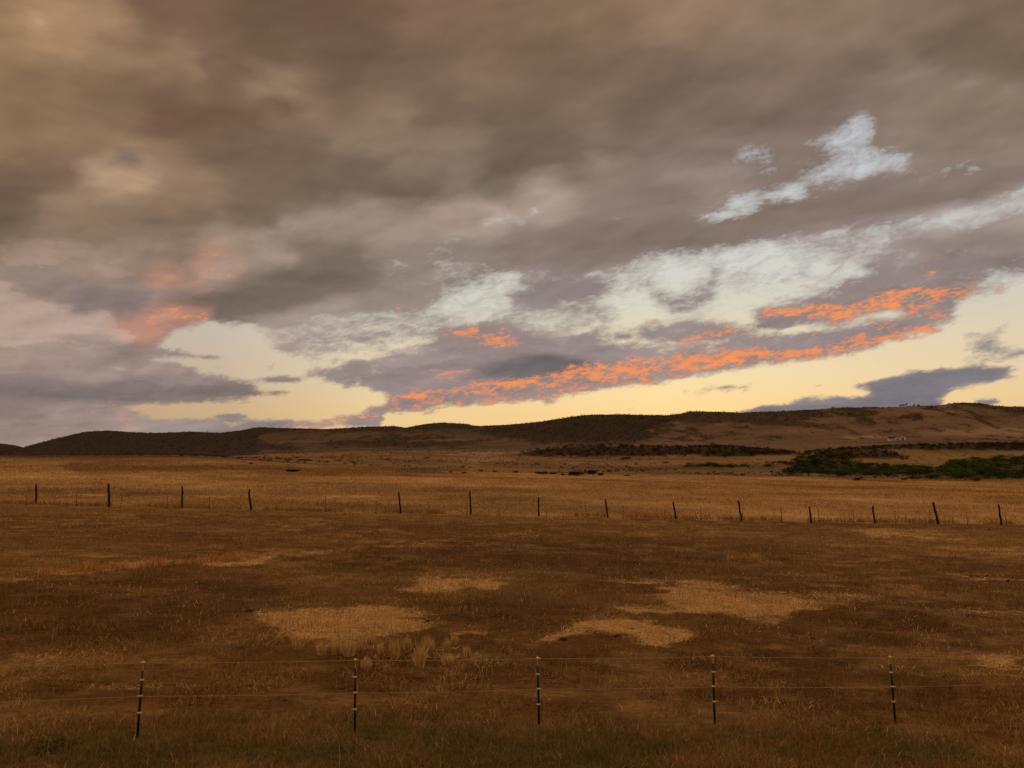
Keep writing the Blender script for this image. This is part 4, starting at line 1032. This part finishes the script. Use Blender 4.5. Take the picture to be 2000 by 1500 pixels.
# ------------------------------------------------------------------ dark clods on the paddock
def clod_mesh(w):
    bm_v = []; nu, nv = 10, 6
    for i in range(nv + 1):
        for j in range(nu):
            th = math.pi * 0.5 * i / nv; ph = 2 * math.pi * j / nu
            k = 1 + 0.35 * (rng.uniform() - 0.5)
            bm_v.append((math.cos(ph) * math.cos(th) * w / 2 * k, math.sin(ph) * math.cos(th) * w / 2 * k, math.sin(th) * w * 0.30 * k - 0.01))
    f = [(i * nu + j, i * nu + (j + 1) % nu, (i + 1) * nu + (j + 1) % nu, (i + 1) * nu + j) for i in range(nv) for j in range(nu)]
    return np_mesh('earth_clod', bm_v, np.array(f))
for x, y, w, lab in ((1588, 1248, 11, 'round dark clod on bare ground below the large right-hand straw patch'), (556, 1368, 8, 'dark clod between the two lower wires of the near fence, left of the second post'),
                     (1245, 1136, 6, 'small dark clod on the thin straw streak behind the right-hand patches'), (1272, 1120, 9, 'flat dark clod just behind the thin straw streak'),
                     (834, 1214, 12, 'flat dark clod at the right end of the big straw patch'), (950, 1161, 9, 'dark clod on the lower edge of the upper middle straw patch'),
                     (1207, 1244, 14, 'dark lump in the hollow of the curved straw patch'), (1100, 1250, 16, 'dark lump at the left end of the curved straw patch'),
                     (1415, 1210, 7, 'small dark clod on the large right-hand straw patch'), (1880, 1118, 8, 'dark clod on the streaky straw at the right, leftmost of three'),
                     (1929, 1126, 8, 'dark clod on the streaky straw at the right, middle of three'), (1968, 1135, 8, 'dark clod on the streaky straw at the right, last of three'),
                     (371, 1377, 9, 'dark clod right of the first near fence post'), (486, 1195, 16, 'dark lump at the left point of the big straw patch'), (1502, 1316, 7, 'dark clod just under the top wire right of the fourth near post')):
    p = hit(x, y); s = math.hypot(p[0], p[1]) / F
    tag(link('earth_clod', clod_mesh(w * s), M_CLOD, loc=tuple(p)), lab, 'clod', 'dark clods on the paddock')

# ------------------------------------------------------------------ the near electric fence
def zat(x, y, Y): return float(ray(x, y)[1] * Y + CAM_Z)
def near_fence():
    fence = empty('electric_fence', tuple(hit(1053, 1419)))
    tag(fence, 'near two-wire electric fence with five black banded posts across the paddock', 'fence')
    org = np.array(fence.location)
    posts = [((268, 1441), (280, 1291)), ((693, 1433), (694, 1286)), ((1053, 1420), (1050, 1283)), ((1396, 1414), (1392, 1279)), ((1749, 1413), (1738, 1281))]
    fr = (0.018, 0.245, 0.455, 0.675); tops = []; mids = []
    for (bx, by), (tx, ty) in posts:
        b = hit(bx, by); Y = b[1]; t = np.array([ray(tx, ty)[0] * Y, Y, zat(tx, ty, Y)])
        axis = (t - b); H = np.linalg.norm(axis); ax = axis / H
        g = Geo(); g.tube([b - ax * 0.25, b + ax * H * 0.5, t], 0.0085, 10); po = link('post', g.build('post', True), M_ROD, fence, tuple(-org))
        g = Geo(); g.tube([b + ax * 0.0, b + ax * H * 0.3, b + ax * H * 0.6, b + ax * H * 0.875], 0.018, 12); link('sleeve', g.build('sleeve', True), M_BLACK, po)
        for k, f in enumerate(fr):
            c = t - axis * f; g = Geo()
            g.tube([c - ax * 0.013, c - ax * 0.008, c + ax * 0.008, c + ax * 0.013], [0.023, 0.027, 0.027, 0.023], 12)
            s = 1 if (k + int(bx)) % 2 else -1
            e = c + np.array([s * 0.027, -0.014, 0.0]); g.tube([e, e + np.array([s * 0.012, -0.006, 0.0]), e + np.array([s * 0.016, -0.006, 0.012])], [0.009, 0.007, 0.005], 8)
            if k == 0: g.tube([c + ax * 0.012, c + ax * 0.022], [0.014, 0.011], 10)
            link('insulator', g.build('insulator', True), M_YEL, po)
        tops.append(t - axis * fr[0] + np.array([0, -0.031, 0])); mids.append(t - axis * fr[2] + np.array([0, -0.031, 0]))
    for pts, (l, r) in ((tops, ((-60, 1302), (2070, 1284))), (mids, ((-60, 1372), (2070, 1332)))):
        Yl = pts[0][1] - 0.2; Yr = pts[-1][1] + 0.25
        ends = [np.array([ray(*l)[0] * Yl, Yl, zat(*l, Yl)])] + list(pts) + [np.array([ray(*r)[0] * Yr, Yr, zat(*r, Yr)])]
        # the fence runs on past the frame on both sides
        d = ends[0] - ends[1]; ends[0] = ends[1] + d * 2.2; d = ends[-1] - ends[-2]; ends[-1] = ends[-2] + d * 2.2
        path = []
        for i in range(len(ends) - 1):
            n = 22
            for k in range(n + (i == len(ends) - 2)):
                f = k / n; p = ends[i] + (ends[i + 1] - ends[i]) * f; p = p + np.array([0, 0, -0.012 * 4 * f * (1 - f) + rng.normal(0, 0.0012)]); path.append(p)
        g = Geo(); g.tube(path, 0.0036, 6, twist=0.4); link('wire', g.build('wire', True), M_WIRE, fence, tuple(-org))
near_fence()

# ------------------------------------------------------------------ the far fences
FP = [(71, 945, 983), (213, 944, 990), (355.5, 950, 992), (490, 955, 997, 487), (783, 961, 1003, 778.5), (919.5, 959, 1005, 918), (1052, 971, 1008), (1188, 975, 1011, 1182), (1321, 980, 1014, 1315),
      (1449, 977, 1017, 1441), (1584.5, 989, 1021, 1581), (1709, 988, 1022, 1704), (1833, 981, 1024, 1823), (1956, 985, 1026, 1949)]
FE = [51, 149, 236, 327, 409, 489, 570, 655, 734, 836, 912, 976, 1068, 1145, 1217, 1299, 1369, 1450, 1527, 1600, 1667, 1749, 1817, 1890, 1966]
def base_row(x): return float(np.interp(x, FENCE_PX[:, 0], FENCE_PX[:, 1]))
def far_fences():
    c = hit(1000, base_row(1000))
    old = empty('wooden_fence', tuple(c)); tag(old, 'old fence of dark weathered wooden posts along the edge of the golden field', 'fence'); org = np.array(old.location)
    look = {3: 'split and crooked wooden post with a bent foot', 1: 'thick straight wooden post', 9: 'strongly leaning wooden post', 12: 'tall leaning wooden post'}
    heads = []
    for i, q in enumerate(FP + [(-70, 942, 979), (-205, 940, 975), (2085, 990, 1029, 2078), (2210, 992, 1031, 2204)]):
        bx, ty, by = q[:3]; tx = q[3] if len(q) > 3 else bx
        b = hit(bx, by); Y = b[1]; t = np.array([ray(tx, ty)[0] * Y, Y + rng.uniform(-0.1, 0.1), zat(tx, ty, Y)])
        H = np.linalg.norm(t - b); r = 0.075 * (1.25 if i in (1, 3, 12) else 1.0) * rng.uniform(0.9, 1.1)
        n = 7; pts = [b + (t - b) * (k / (n - 1)) + np.array([rng.normal(0, 0.014), 0, 0]) for k in range(n)]
        if i == 3:
            for k in range(n): pts[k] = pts[k] + np.array([0.045 * math.sin(k * 1.25), 0, 0])
        pts[0] = pts[0] - np.array([0, 0, 0.3])
        g = Geo(); g.tube(pts, np.linspace(r * 1.12, r * 0.86, n), 9, lump=0.10)
        o = link('post', g.build('post', True), M_WOOD, old, tuple(-org))
        if i in look: o['label'] = look[i]
        heads.append((b, t))
    heads.sort(key=lambda h: h[0][0])
    for f in (0.55, 0.82):
        path = []
        for (b0, t0), (b1, t1) in zip(heads[:-1], heads[1:]):
            a = b0 + (t0 - b0) * f + np.array([0, 0.09, 0]); e = b1 + (t1 - b1) * f + np.array([0, 0.09, 0])
            path += [a + (e - a) * k / 6 - np.array([0, 0, 0.05 * 4 * (k / 6) * (1 - k / 6)]) for k in range(6)]
        g = Geo(); g.tube(path, 0.004, 5); link('wire', g.build('wire', True), M_RUST, old, tuple(-org))
    ele = empty('electric_fence', tuple(c + np.array([0, -0.3, 0]))); tag(ele, 'far electric fence of thin banded stakes running along the wooden posts', 'fence'); org = np.array(ele.location)
    g = Geo()
    g.tube([(0, 0, -0.2), (0, 0, 1.14)], 0.028, 8)
    for z in (0.22, 0.44, 0.66, 0.86, 1.08): g.tube([(0, 0, z - 0.022), (0, 0, z + 0.024)], 0.042, 8)
    me = g.build('post', True); me.materials.append(M_BLACK); me.materials.append(M_YEL)
    nf = 8 + 8
    for pi, pl in enumerate(me.polygons): pl.material_index = 0 if pi < nf else 1
    tops = []
    for i, x in enumerate([-130, -40] + FE + [2060, 2150]):
        b = hit(x, base_row(x) + 0.5); o = link('post', me, None, ele, tuple(b - org)); o.rotation_euler = (rng.normal(0, 0.02), rng.normal(0, 0.035), rng.uniform(0, 6)); tops.append(b)
    for z in (1.08, 0.66):
        path = []
        for a, e in zip(tops[:-1], tops[1:]):
            path += [a + (e - a) * k / 5 + np.array([0, -0.03, z - 0.02 * 4 * (k / 5) * (1 - k / 5)]) for k in range(5)]
        g = Geo(); g.tube(path, 0.004, 5); link('wire', g.build('wire', True), M_WIRE, ele, tuple(-org))
    b = hit(635, 1000.5); H = zat(635, 969, b[1]) - b[2]; g = Geo(); g.tube([(0, 0, -0.2), (0, 0, H)], 0.026, 8)
    for z in np.arange(0.2, H - 0.05, 0.12): g.box((0, -0.027, z), (0.02, 0.014, 0.03))
    tag(link('steel_stake', g.build('steel_stake'), M_RUST, loc=tuple(b)), 'plain rusty steel stake taller than the banded stakes next to it', 'stake')
far_fences()

# ------------------------------------------------------------------ shrubs
def foliage(name, w, d, h, n, col, leaf, lumps=7, skirt=0.25, seed_v=0.3):
    """leaf clumps spread through a lumpy crown standing on z = 0"""
    lc = np.stack([rng.uniform(-0.32, 0.32, lumps) * w, rng.uniform(-0.32, 0.32, lumps) * d, rng.uniform(0.35, 0.72, lumps) * h], 1)
    lr = rng.uniform(0.20, 0.36, lumps)
    k = rng.integers(0, lumps, n); dr = rng.normal(0, 1, (n, 3)); dr /= np.linalg.norm(dr, axis=1)[:, None]
    rad = lr[k] * rng.uniform(0.45, 1.0, n) ** 0.5
    p = lc[k] + dr * rad[:, None] * np.array([w, d, h * 0.9])
    p[:, 2] = np.where(p[:, 2] < 0.04 * h, rng.uniform(0.0, skirt, n) * h, p[:, 2])
    nd = dr + rng.normal(0, 0.5, (n, 3)); nd /= np.linalg.norm(nd, axis=1)[:, None]
    s = np.cross(nd, rng.normal(0, 1, (n, 3))); s /= np.linalg.norm(s, axis=1)[:, None]; u = np.cross(nd, s)
    L = leaf * rng.uniform(0.6, 1.3, n)[:, None]
    v = np.stack([p - s * L * .5, p + u * L * .32, p + s * L * .55, p - u * L * .30], 1)
    f = np.arange(n)[:, None] * 4 + np.arange(4)
    c = np.array(col) * jitter(n, seed_v) * (0.8 + 0.4 * rng.uniform(0, 1, lumps))[k][:, None]
    return v.reshape(-1, 3), f, np.repeat(c, 4, 0)

def foliage_mesh(name, *a, **k):
    v, f, c = foliage(name, *a, **k); return np_mesh(name, v, f, {'tint': c})

G_WILLOW = (0.042, 0.052, 0.012); G_DARK = (0.026, 0.023, 0.010); G_OLIVE = (0.075, 0.062, 0.024); G_BRUSH = (0.055, 0.036, 0.018)

def shrub(x, y, wpx, hpx, col, lab, group, name='shrub', cat='bush', n=None, leaf=None):
    p = hit(x, y); s = math.hypot(p[0], p[1]) / F; w, h = wpx * s, hpx * s
    me = foliage_mesh(name, w, w * 0.8, h * 1.12, n or int(120 + wpx * 14), col, leaf or max(0.22, 0.055 * w + 0.10), lumps=6 + int(wpx / 5))
    tag(link(name, me, M_FOL, loc=tuple(p - np.array([0, 0, 0.05]))), lab, cat, group)

DB = 'dark bushes at the field edge'
for x, y, w, h, lab in ((1054, 927, 22, 6, 'low dark bush at the left end of the bush group past the field'), (1066, 927, 12, 7, 'small dark bush second from the left end of the bush group'),
                        (1079, 927, 17, 6, 'low dark bush in the gap left of the widest bush'), (1119, 930, 37, 9.5, 'widest dark bush of the group at the field edge'), (1150, 930, 31, 12, 'tallest dark bush of the group, right beside the widest one'),
                        (1172, 930, 15, 7, 'small rounded dark bush at the right of the bush group'), (1191, 923, 13, 6, 'lone small bush set back beyond the right end of the bush group'), (1100, 929, 9, 4, 'tiny dark bush touching the left side of the widest bush')):
    shrub(x, y, w, h, G_DARK, lab, DB)
SB = 'small bushes scattered over the fields'
for x, y, w, h, lab in ((574, 922, 26, 5, 'low flat bush alone in the golden field left of centre'), (490, 907, 8, 3.5, 'tiny bush up the golden field, above and left of the low flat bush'), (562, 899, 16, 4, 'low bush near the top of the golden field'),
                        (597, 900, 30, 3, 'long thin bush strip near the top of the golden field'), (690, 905, 14, 4, 'small bush on the field crest left of the dark grassy bank'), (834, 896, 12, 4, 'small dark bush on the pale slope before the hills'),
                        (907, 925, 13, 4, 'low olive bush at the field edge far left of the bush group'), (939, 921, 10, 4, 'small olive bush left of the pale round bush'), (967, 922, 12, 4, 'pale round bush between two olive bushes'), (1007, 924, 14, 5, 'olive bush just left of the dark bush group'),
                        (881, 923, 9, 3, 'tiny bush on the dark grassy bank'), (1224, 930, 14, 3.5, 'pale flat bush right of the dark bush group'), (1224, 898, 22, 5, 'olive bush in the hollow under the brushy ridge'), (1048, 908, 12, 4, 'small bush on the round grassy rise'),
                        (1300, 905, 14, 4, 'olive bush on the slope right of the hollow'), (1346, 912, 20, 4, 'low bush left of the creek willows'), (1678, 939, 20, 5, 'dark flat bush standing in front of the creek willows'), (1523, 929, 10, 6, 'small bush at the left tip of the creek willows')):
    shrub(x, y, w, h, G_OLIVE if w < 20 else G_DARK, lab, SB)
WB = 'front willows along the creek'
for x, y, w, h, lab in ((1765, 939, 12, 5, 'tiny pale willow bush in front of the thicket'), (1787, 938, 26, 8, 'rounded front willow right of the tiny pale one'), (1820, 936, 28, 9, 'broad front willow between two rounded ones'),
                        (1874, 938, 30, 11, 'large front willow overlapping the thicket'), (1907, 941, 20, 8, 'pale front willow standing closest to the field'), (1928, 937, 18, 8, 'front willow just right of the pale closest one'),
                        (1961, 938, 24, 10, 'front willow second from the right border'), (1988, 936, 22, 9, 'front willow at the right border'), (1542, 927, 30, 9, 'front willow at the left end of the thicket'), (1575, 927, 30, 12, 'dense front willow below the dark round tree'),
                        (1612, 929, 32, 13, 'front willow right below the dark round tree'), (1650, 932, 34, 12, 'wide front willow in the middle of the thicket'), (1700, 933, 34, 12, 'wide front willow right of the middle'), (1738, 934, 30, 11, 'front willow before the tiny pale bush'),
                        (1405, 915, 22, 8, 'isolated willow bush left of the creek posts'), (1428, 916, 28, 10, 'isolated wide willow bush, larger one left of the creek posts'), (1455, 914, 20, 8, 'willow bush next to the creek posts'), (1505, 913, 22, 7, 'willow bush just right of the creek posts')):
    shrub(x, y, w, h, G_WILLOW, lab, WB, 'willow_bush')

def thicket(name, items, label, cat, depth=0.85):
    V, Fc, C_, n0 = [], [], [], 0
    for (p, w, h, col, n, leaf) in items:
        v, f, c = foliage('', w, w * depth, h, n, col, leaf, lumps=5)
        V.append(v + np.asarray(p)); Fc.append(f + n0); C_.append(c); n0 += len(v)
    me = np_mesh(name, np.concatenate(V), np.concatenate(Fc), {'tint': np.concatenate(C_)})
    tag(link(name, me, M_FOL), label, cat, kind='stuff')

def in_poly(pts, n):
    p = np.array(pts, float); out = []
    while len(out) < n:
        x = rng.uniform(p[:, 0].min(), p[:, 0].max(), 400); y = rng.uniform(p[:, 1].min(), p[:, 1].max(), 400)
        k = sdf_poly(x, y, pts) > 0; out += list(zip(x[k], y[k]))
    return out[:n]
items = []
for poly_, n in (([(1530, 926), (1548, 900), (1600, 900), (1640, 905), (1730, 910), (1825, 916), (1860, 903), (1895, 897), (1965, 894), (2150, 892), (2150, 936), (1860, 935), (1755, 931), (1650, 929), (1580, 925)], 430),
                 ([(1560, 898), (1566, 884), (1610, 884), (1640, 894), (1610, 900)], 26), ([(1330, 914), (1400, 909), (1400, 913), (1340, 917)], 12)):
    for x, y in in_poly(poly_, n):
        p = hit(x, y); r = math.hypot(p[0], p[1])
        g = rng.uniform(); col = np.array(G_WILLOW) * (0.7 + 1.3 * g ** 2) + np.array([0.02, 0.010, 0.0]) * (rng.uniform() ** 3)
        w = rng.uniform(4.0, 7.5); items.append((p, w, w * rng.uniform(0.34, 0.48), col, 170, 0.55))
thicket('willow_thicket', items, 'green thicket of willow bushes crowding the creek', 'thicket')

# brush on the ridges and hillsides
def scatter_brush():
    items = []
    for (cx, d0, hw, hd, a) in BRUSHY:
        wx = (cx - 1000) / F * d0; n = int(hw * hd * 0.20 * a)
        X = wx + hw * rng.uniform(-1.1, 1.1, n); Y = d0 + hd * rng.uniform(-1.15, 1.1, n)
        alb, st, br = ground_masks(X, Y, land(X, Y)); k = rng.uniform(0, 1, n) < 0.06 + br
        for x, y in zip(X[k], Y[k]):
            w = rng.uniform(1.8, 4.2); items.append(((x, y, float(gz(x, y)) - 0.2), w, w * rng.uniform(0.5, 0.75), np.array([0.050, 0.036, 0.016]) * rng.uniform(0.7, 1.5), 34, 0.75))
    thicket('ridge_brush', items, 'dark brush covering the low ridges in the middle distance', 'brush')
    items = []
    # open rangeland: sparse sagebrush
    n = 6500; t = rng.uniform(-0.75, 0.75, n); D = rng.uniform(270, 900, n); X, Y = t * D, D
    k = fbm(X / 50, Y / 50, 3, 101) > 0.5; X, Y = X[k], Y[k]
    for x, y in zip(X, Y):
        w = 0.8 + 2.4 * rng.uniform() ** 2; items.append(((x, y, float(gz(x, y)) - 0.1), w, w * 0.6, np.array(G_OLIVE) * rng.uniform(0.5, 1.0), 16, 0.45))
    thicket('sagebrush', items, 'sparse sagebrush dotted over the rangeland', 'sagebrush')
    items = []
    # the scarp
    n = 10000; t = rng.uniform(-0.78, 0.78, n); px = 1000 + F * t / CP
    R_ = np.interp(px, RIDGE[:, 0], RIDGE[:, 1]); D = 890 + (R_ + 8 - 890) * np.sqrt(rng.uniform(0, 1, n)); X, Y = t * D, D
    alb, st, br = ground_masks(X, Y, land(X, Y))
    k = rng.uniform(0, 1, n) < 0.05 + 0.75 * br; X, Y, br = X[k], Y[k], br[k]; Z = gz(X, Y)
    for x, y, z in zip(X, Y, Z):
        w = 2.2 + 5.5 * rng.uniform() ** 2.5; items.append(((x, y, float(z) - 0.4), w, w * rng.uniform(0.35, 0.6), np.array(G_BRUSH) * rng.uniform(0.9, 1.6), 12, 1.3))
    # along the skyline
    n = 900; px = rng.uniform(-100, 2100, n); R_ = np.interp(px, RIDGE[:, 0], RIDGE[:, 1]); t = ray(px, 850.0)[0]; D = R_ + rng.uniform(-25, 4, n)
    k = fbm(px / 60, px * 0, 3, 103) > 0.42
    for tt, d in zip(t[k], D[k]):
        x, y = tt * d, d; w = rng.uniform(1.2, 3.0); items.append(((x, y, float(gz(x, y)) - 0.4), w, w * rng.uniform(0.45, 0.75), np.array(G_BRUSH) * rng.uniform(0.5, 0.9), 14, 0.9))
    thicket('hill_brush', items, 'dark scrub growing over the hillsides', 'scrub')
scatter_brush()

# ------------------------------------------------------------------ trees
def tree(x, y, wpx, hpx, lab, group=None, col=G_DARK, n=500, leaf=0.5, trunk_f=0.25, on_ridge=False):
    if on_ridge:
        D = float(np.interp(x, RIDGE[:, 0], RIDGE[:, 1])) - 2; X = ray(x, y)[0] * D; p = np.array([X, D, float(gz(X, D))])
    else: p = hit(x, y)
    s = math.hypot(p[0], p[1]) / F; w, h = wpx * s, hpx * s
    e = empty('tree', tuple(p)); tag(e, lab, 'tree', group)
    g = Geo(); r = 0.035 * h
    g.tube([(0, 0, -0.3), (r * .4, 0, h * .25), (-r * .3, 0, h * .5), (0, 0, h * .75)], [r * 1.3, r, r * .7, r * .3], 8)
    for k in range(5):
        a = k * 1.26 + rng.uniform(0, .5); z0 = h * rng.uniform(.25, .5)
        g.tube([(0, 0, z0), (math.cos(a) * w * .18, math.sin(a) * w * .18, z0 + h * .14), (math.cos(a) * w * .33, math.sin(a) * w * .33, z0 + h * .24)], [r * .55, r * .35, r * .12], 6)
    link('trunk', g.build('trunk', True), M_WOOD, e)
    v, f, c = foliage('', w, w * .9, h * (1.08 - trunk_f), n, col, leaf, lumps=12)
    v = v + np.array([0, 0, h * trunk_f * 0.8]); link('crown', np_mesh('crown', v, f, {'tint': c}), M_FOL, e)
tree(1593, 914, 23, 19, 'dark round tree standing above the creek willows', None, (0.020, 0.024, 0.010), 900, 0.42, 0.08)
RT = 'trees on the skyline'
for x, w, h, lab in ((1757.5, 5, 4.2, 'small skyline tree at the left end of the clump on the ridge'), (1762.5, 5, 5.6, 'taller skyline tree second from the left in the ridge clump'), (1766, 4, 4.6, 'low skyline tree in the ridge clump, left of its tallest tree'),
                     (1770, 5, 7, 'tallest skyline tree at the right end of the ridge clump'), (1786, 3, 4, 'thin lone tree on the ridge right of the clump'), (1794, 4, 3.4, 'squat lone tree farthest right on the ridge')):
    tree(x, np.interp(x, SKY[:, 0], SKY[:, 1]), w, h, lab, RT, (0.018, 0.016, 0.009), 260, 0.6, 0.12, True)

# ------------------------------------------------------------------ farmhouse, shed, poles and gates far off
M_WHITE = mat_plain('white_painted_boards', (0.62, 0.57, 0.50), 0.7, 0.2, 0.04, 3.0); M_ROOF = mat_plain('dark_shingles', (0.045, 0.035, 0.030), 0.9, 0.1, 0.15, 3.0)
M_GLASS = mat_plain('dark_window_glass', (0.02, 0.02, 0.022), 0.15, 0.5, 0.05, 2.0); M_SHED = mat_plain('grey_weathered_boards', (0.33, 0.29, 0.25), 0.9, 0.1, 0.10, 3.0)

def gable(g_w, g_r, c, w, d, h, rh, rz=0.0, ov=0.3):
    """walls into g_w, roof into g_r; ridge runs along local y"""
    cr, sr = math.cos(rz), math.sin(rz)
    def T(v):
        v = np.asarray(v, float); return np.stack([v[:, 0] * cr - v[:, 1] * sr, v[:, 0] * sr + v[:, 1] * cr, v[:, 2]], 1) + np.asarray(c)
    x, y = w / 2, d / 2
    g_w.add(T([(-x, -y, -1), (x, -y, -1), (x, -y, h), (-x, -y, h), (-x, y, -1), (x, y, -1), (x, y, h), (-x, y, h)]), [(0, 1, 2, 3), (5, 4, 7, 6), (1, 5, 6, 2), (4, 0, 3, 7)])
    g_w.add(T([(-x, -y, h), (x, -y, h), (0, -y, h + rh), (0, -y, h + rh), (-x, y, h), (x, y, h), (0, y, h + rh), (0, y, h + rh)]), [(0, 1, 2, 3), (5, 4, 7, 6)])
    k = rh / x; xo = x + ov; yo = y + ov; t = 0.16
    for s in (-1, 1):
        g_r.add(T([(s * xo, -yo, h - ov * k + .02), (0, -yo, h + rh + .02), (0, yo, h + rh + .02), (s * xo, yo, h - ov * k + .02), (s * xo, -yo, h - ov * k + t), (0, -yo, h + rh + t), (0, yo, h + rh + t), (s * xo, yo, h - ov * k + t)]),
                [(0, 1, 2, 3), (4, 7, 6, 5), (0, 4, 5, 1), (3, 2, 6, 7), (0, 3, 7, 4)] if s > 0 else [(0, 3, 2, 1), (4, 5, 6, 7), (0, 1, 5, 4), (3, 7, 6, 2), (0, 4, 7, 3)])
    return T

def farm():
    p = hit(1748, 860); s = math.hypot(p[0], p[1]) / F
    e = empty('farmhouse', tuple(p)); tag(e, 'white farmhouse with dark gabled roofs on the apron of the hills', 'house'); e.rotation_euler.z = R(-8)
    gw, gr = Geo(), Geo()
    gable(gw, gr, (1.6, 0, 0), 6.0, 8.0, 2.7, 2.1)
    gable(gw, gr, (-4.2, 1.6, 0), 5.6, 6.0, 2.5, 1.6, R(90))
    link('wall', gw.build('wall'), M_WHITE, e); ro = link('roof', gr.build('roof'), M_ROOF, e)
    g = Geo(); g.box((2.4, 1.0, 5.0), (0.6, 0.6, 1.6)); link('chimney', g.build('chimney'), M_SHED, ro)
    for x, y, z in ((0.3, -4.03, 1.4), (2.8, -4.03, 1.4), (1.6, -4.03, 3.4), (-3.4, -1.24, 1.4), (-5.6, -1.24, 1.4)):
        g = Geo(); g.box((x, y, z), (1.0, 0.06, 1.2)); w = link('window', g.build('window'), M_GLASS, e)
        g = Geo(); g.box((x, y - 0.03, z - 0.68), (1.2, 0.16, 0.08)); link('sill', g.build('sill'), M_WHITE, w)
    g = Geo(); g.box((1.6, -4.03, 1.0), (0.95, 0.06, 2.05)); link('door', g.build('door'), M_ROOF, e)
    q = hit(1764, 859); e2 = empty('shed', tuple(q)); tag(e2, 'pale shed with a pitched roof right of the white farmhouse', 'shed'); e2.rotation_euler.z = R(70)
    gw, gr = Geo(), Geo(); gable(gw, gr, (0, 0, 0), 4.4, 6.0, 2.4, 1.3)
    link('wall', gw.build('wall'), M_WHITE, e2); link('roof', gr.build('roof'), M_SHED, e2)
    g = Geo(); g.box((-2.23, 0.4, 1.05), (0.06, 2.0, 2.1)); link('door', g.build('door'), M_ROOF, e2)
    tree(1769.5, 859, 6, 6, 'small dark tree behind the pale shed', 'trees by the farmhouse', (0.022, 0.026, 0.010), 240, 0.5, 0.15)
    tree(1738, 859, 6, 5, 'small dark tree at the left end of the farmhouse', 'trees by the farmhouse', (0.026, 0.024, 0.012), 240, 0.5, 0.15)
farm()

def utility_pole(x, y, hpx, lab):
    p = hit(x, y); s = math.hypot(p[0], p[1]) / F; h = hpx * s; e = empty('utility_pole', tuple(p)); tag(e, lab, 'pole')
    g = Geo(); g.tube([(0, 0, -0.5), (0, 0, h)], [0.16, 0.11], 8); link('pole', g.build('pole', True), M_WOOD, e)
    g = Geo(); g.box((0, 0.16, h - 0.7), (2.0, 0.1, 0.12)); link('crossarm', g.build('crossarm'), M_WOOD, e)
utility_pole(1957, 854, 12, 'thin utility pole on the slope near the right border')

def gate(pts, lab, rail):
    ps = [hit(x, y) for x, y, h in pts]; e = empty('fence_frame', tuple(ps[0])); tag(e, lab, 'fence'); org = ps[0]
    tops = []
    for p, (x, y, h) in zip(ps, pts):
        H = h * math.hypot(p[0], p[1]) / F; g = Geo(); g.tube([p - org - np.array([0, 0, .3]), p - org + np.array([0, 0, H])], 0.10, 8); link('post', g.build('post', True), M_WOOD, e); tops.append(p - org + np.array([0, 0, H * rail]))
    for a, b in zip(tops[:-1], tops[1:]):
        g = Geo(); g.tube([a + np.array([0, -.13, 0]), b + np.array([0, -.13, 0])], 0.06, 6); link('rail', g.build('rail', True), M_WOOD, e)
gate([(976.5, 894, 4.5), (983, 894, 4.5)], 'small dark timber brace frame on the round grassy rise', 0.85)
gate([(1475, 909, 5), (1479, 909, 5), (1483, 909, 5)], 'short row of dark timber posts among the creek willows', 0.8)
gate([(456, 891, 5), (472, 892, 4.5), (487, 892.5, 4)], 'three far posts with a rail on the crest of the golden field at left', 0.75)

# ------------------------------------------------------------------ the last glow in the west
sun_d = bpy.data.lights.new('sun', 'SUN'); sun = bpy.data.objects.new('sun', sun_d); COL.objects.link(sun)
sun_d.energy = 0.15; sun_d.angle = R(30); sun_d.color = (1.0, 0.78, 0.52)
sun.rotation_euler = (R(90 - 12), 0, R(180 - 11)); sun.location = (0, 0, 60)
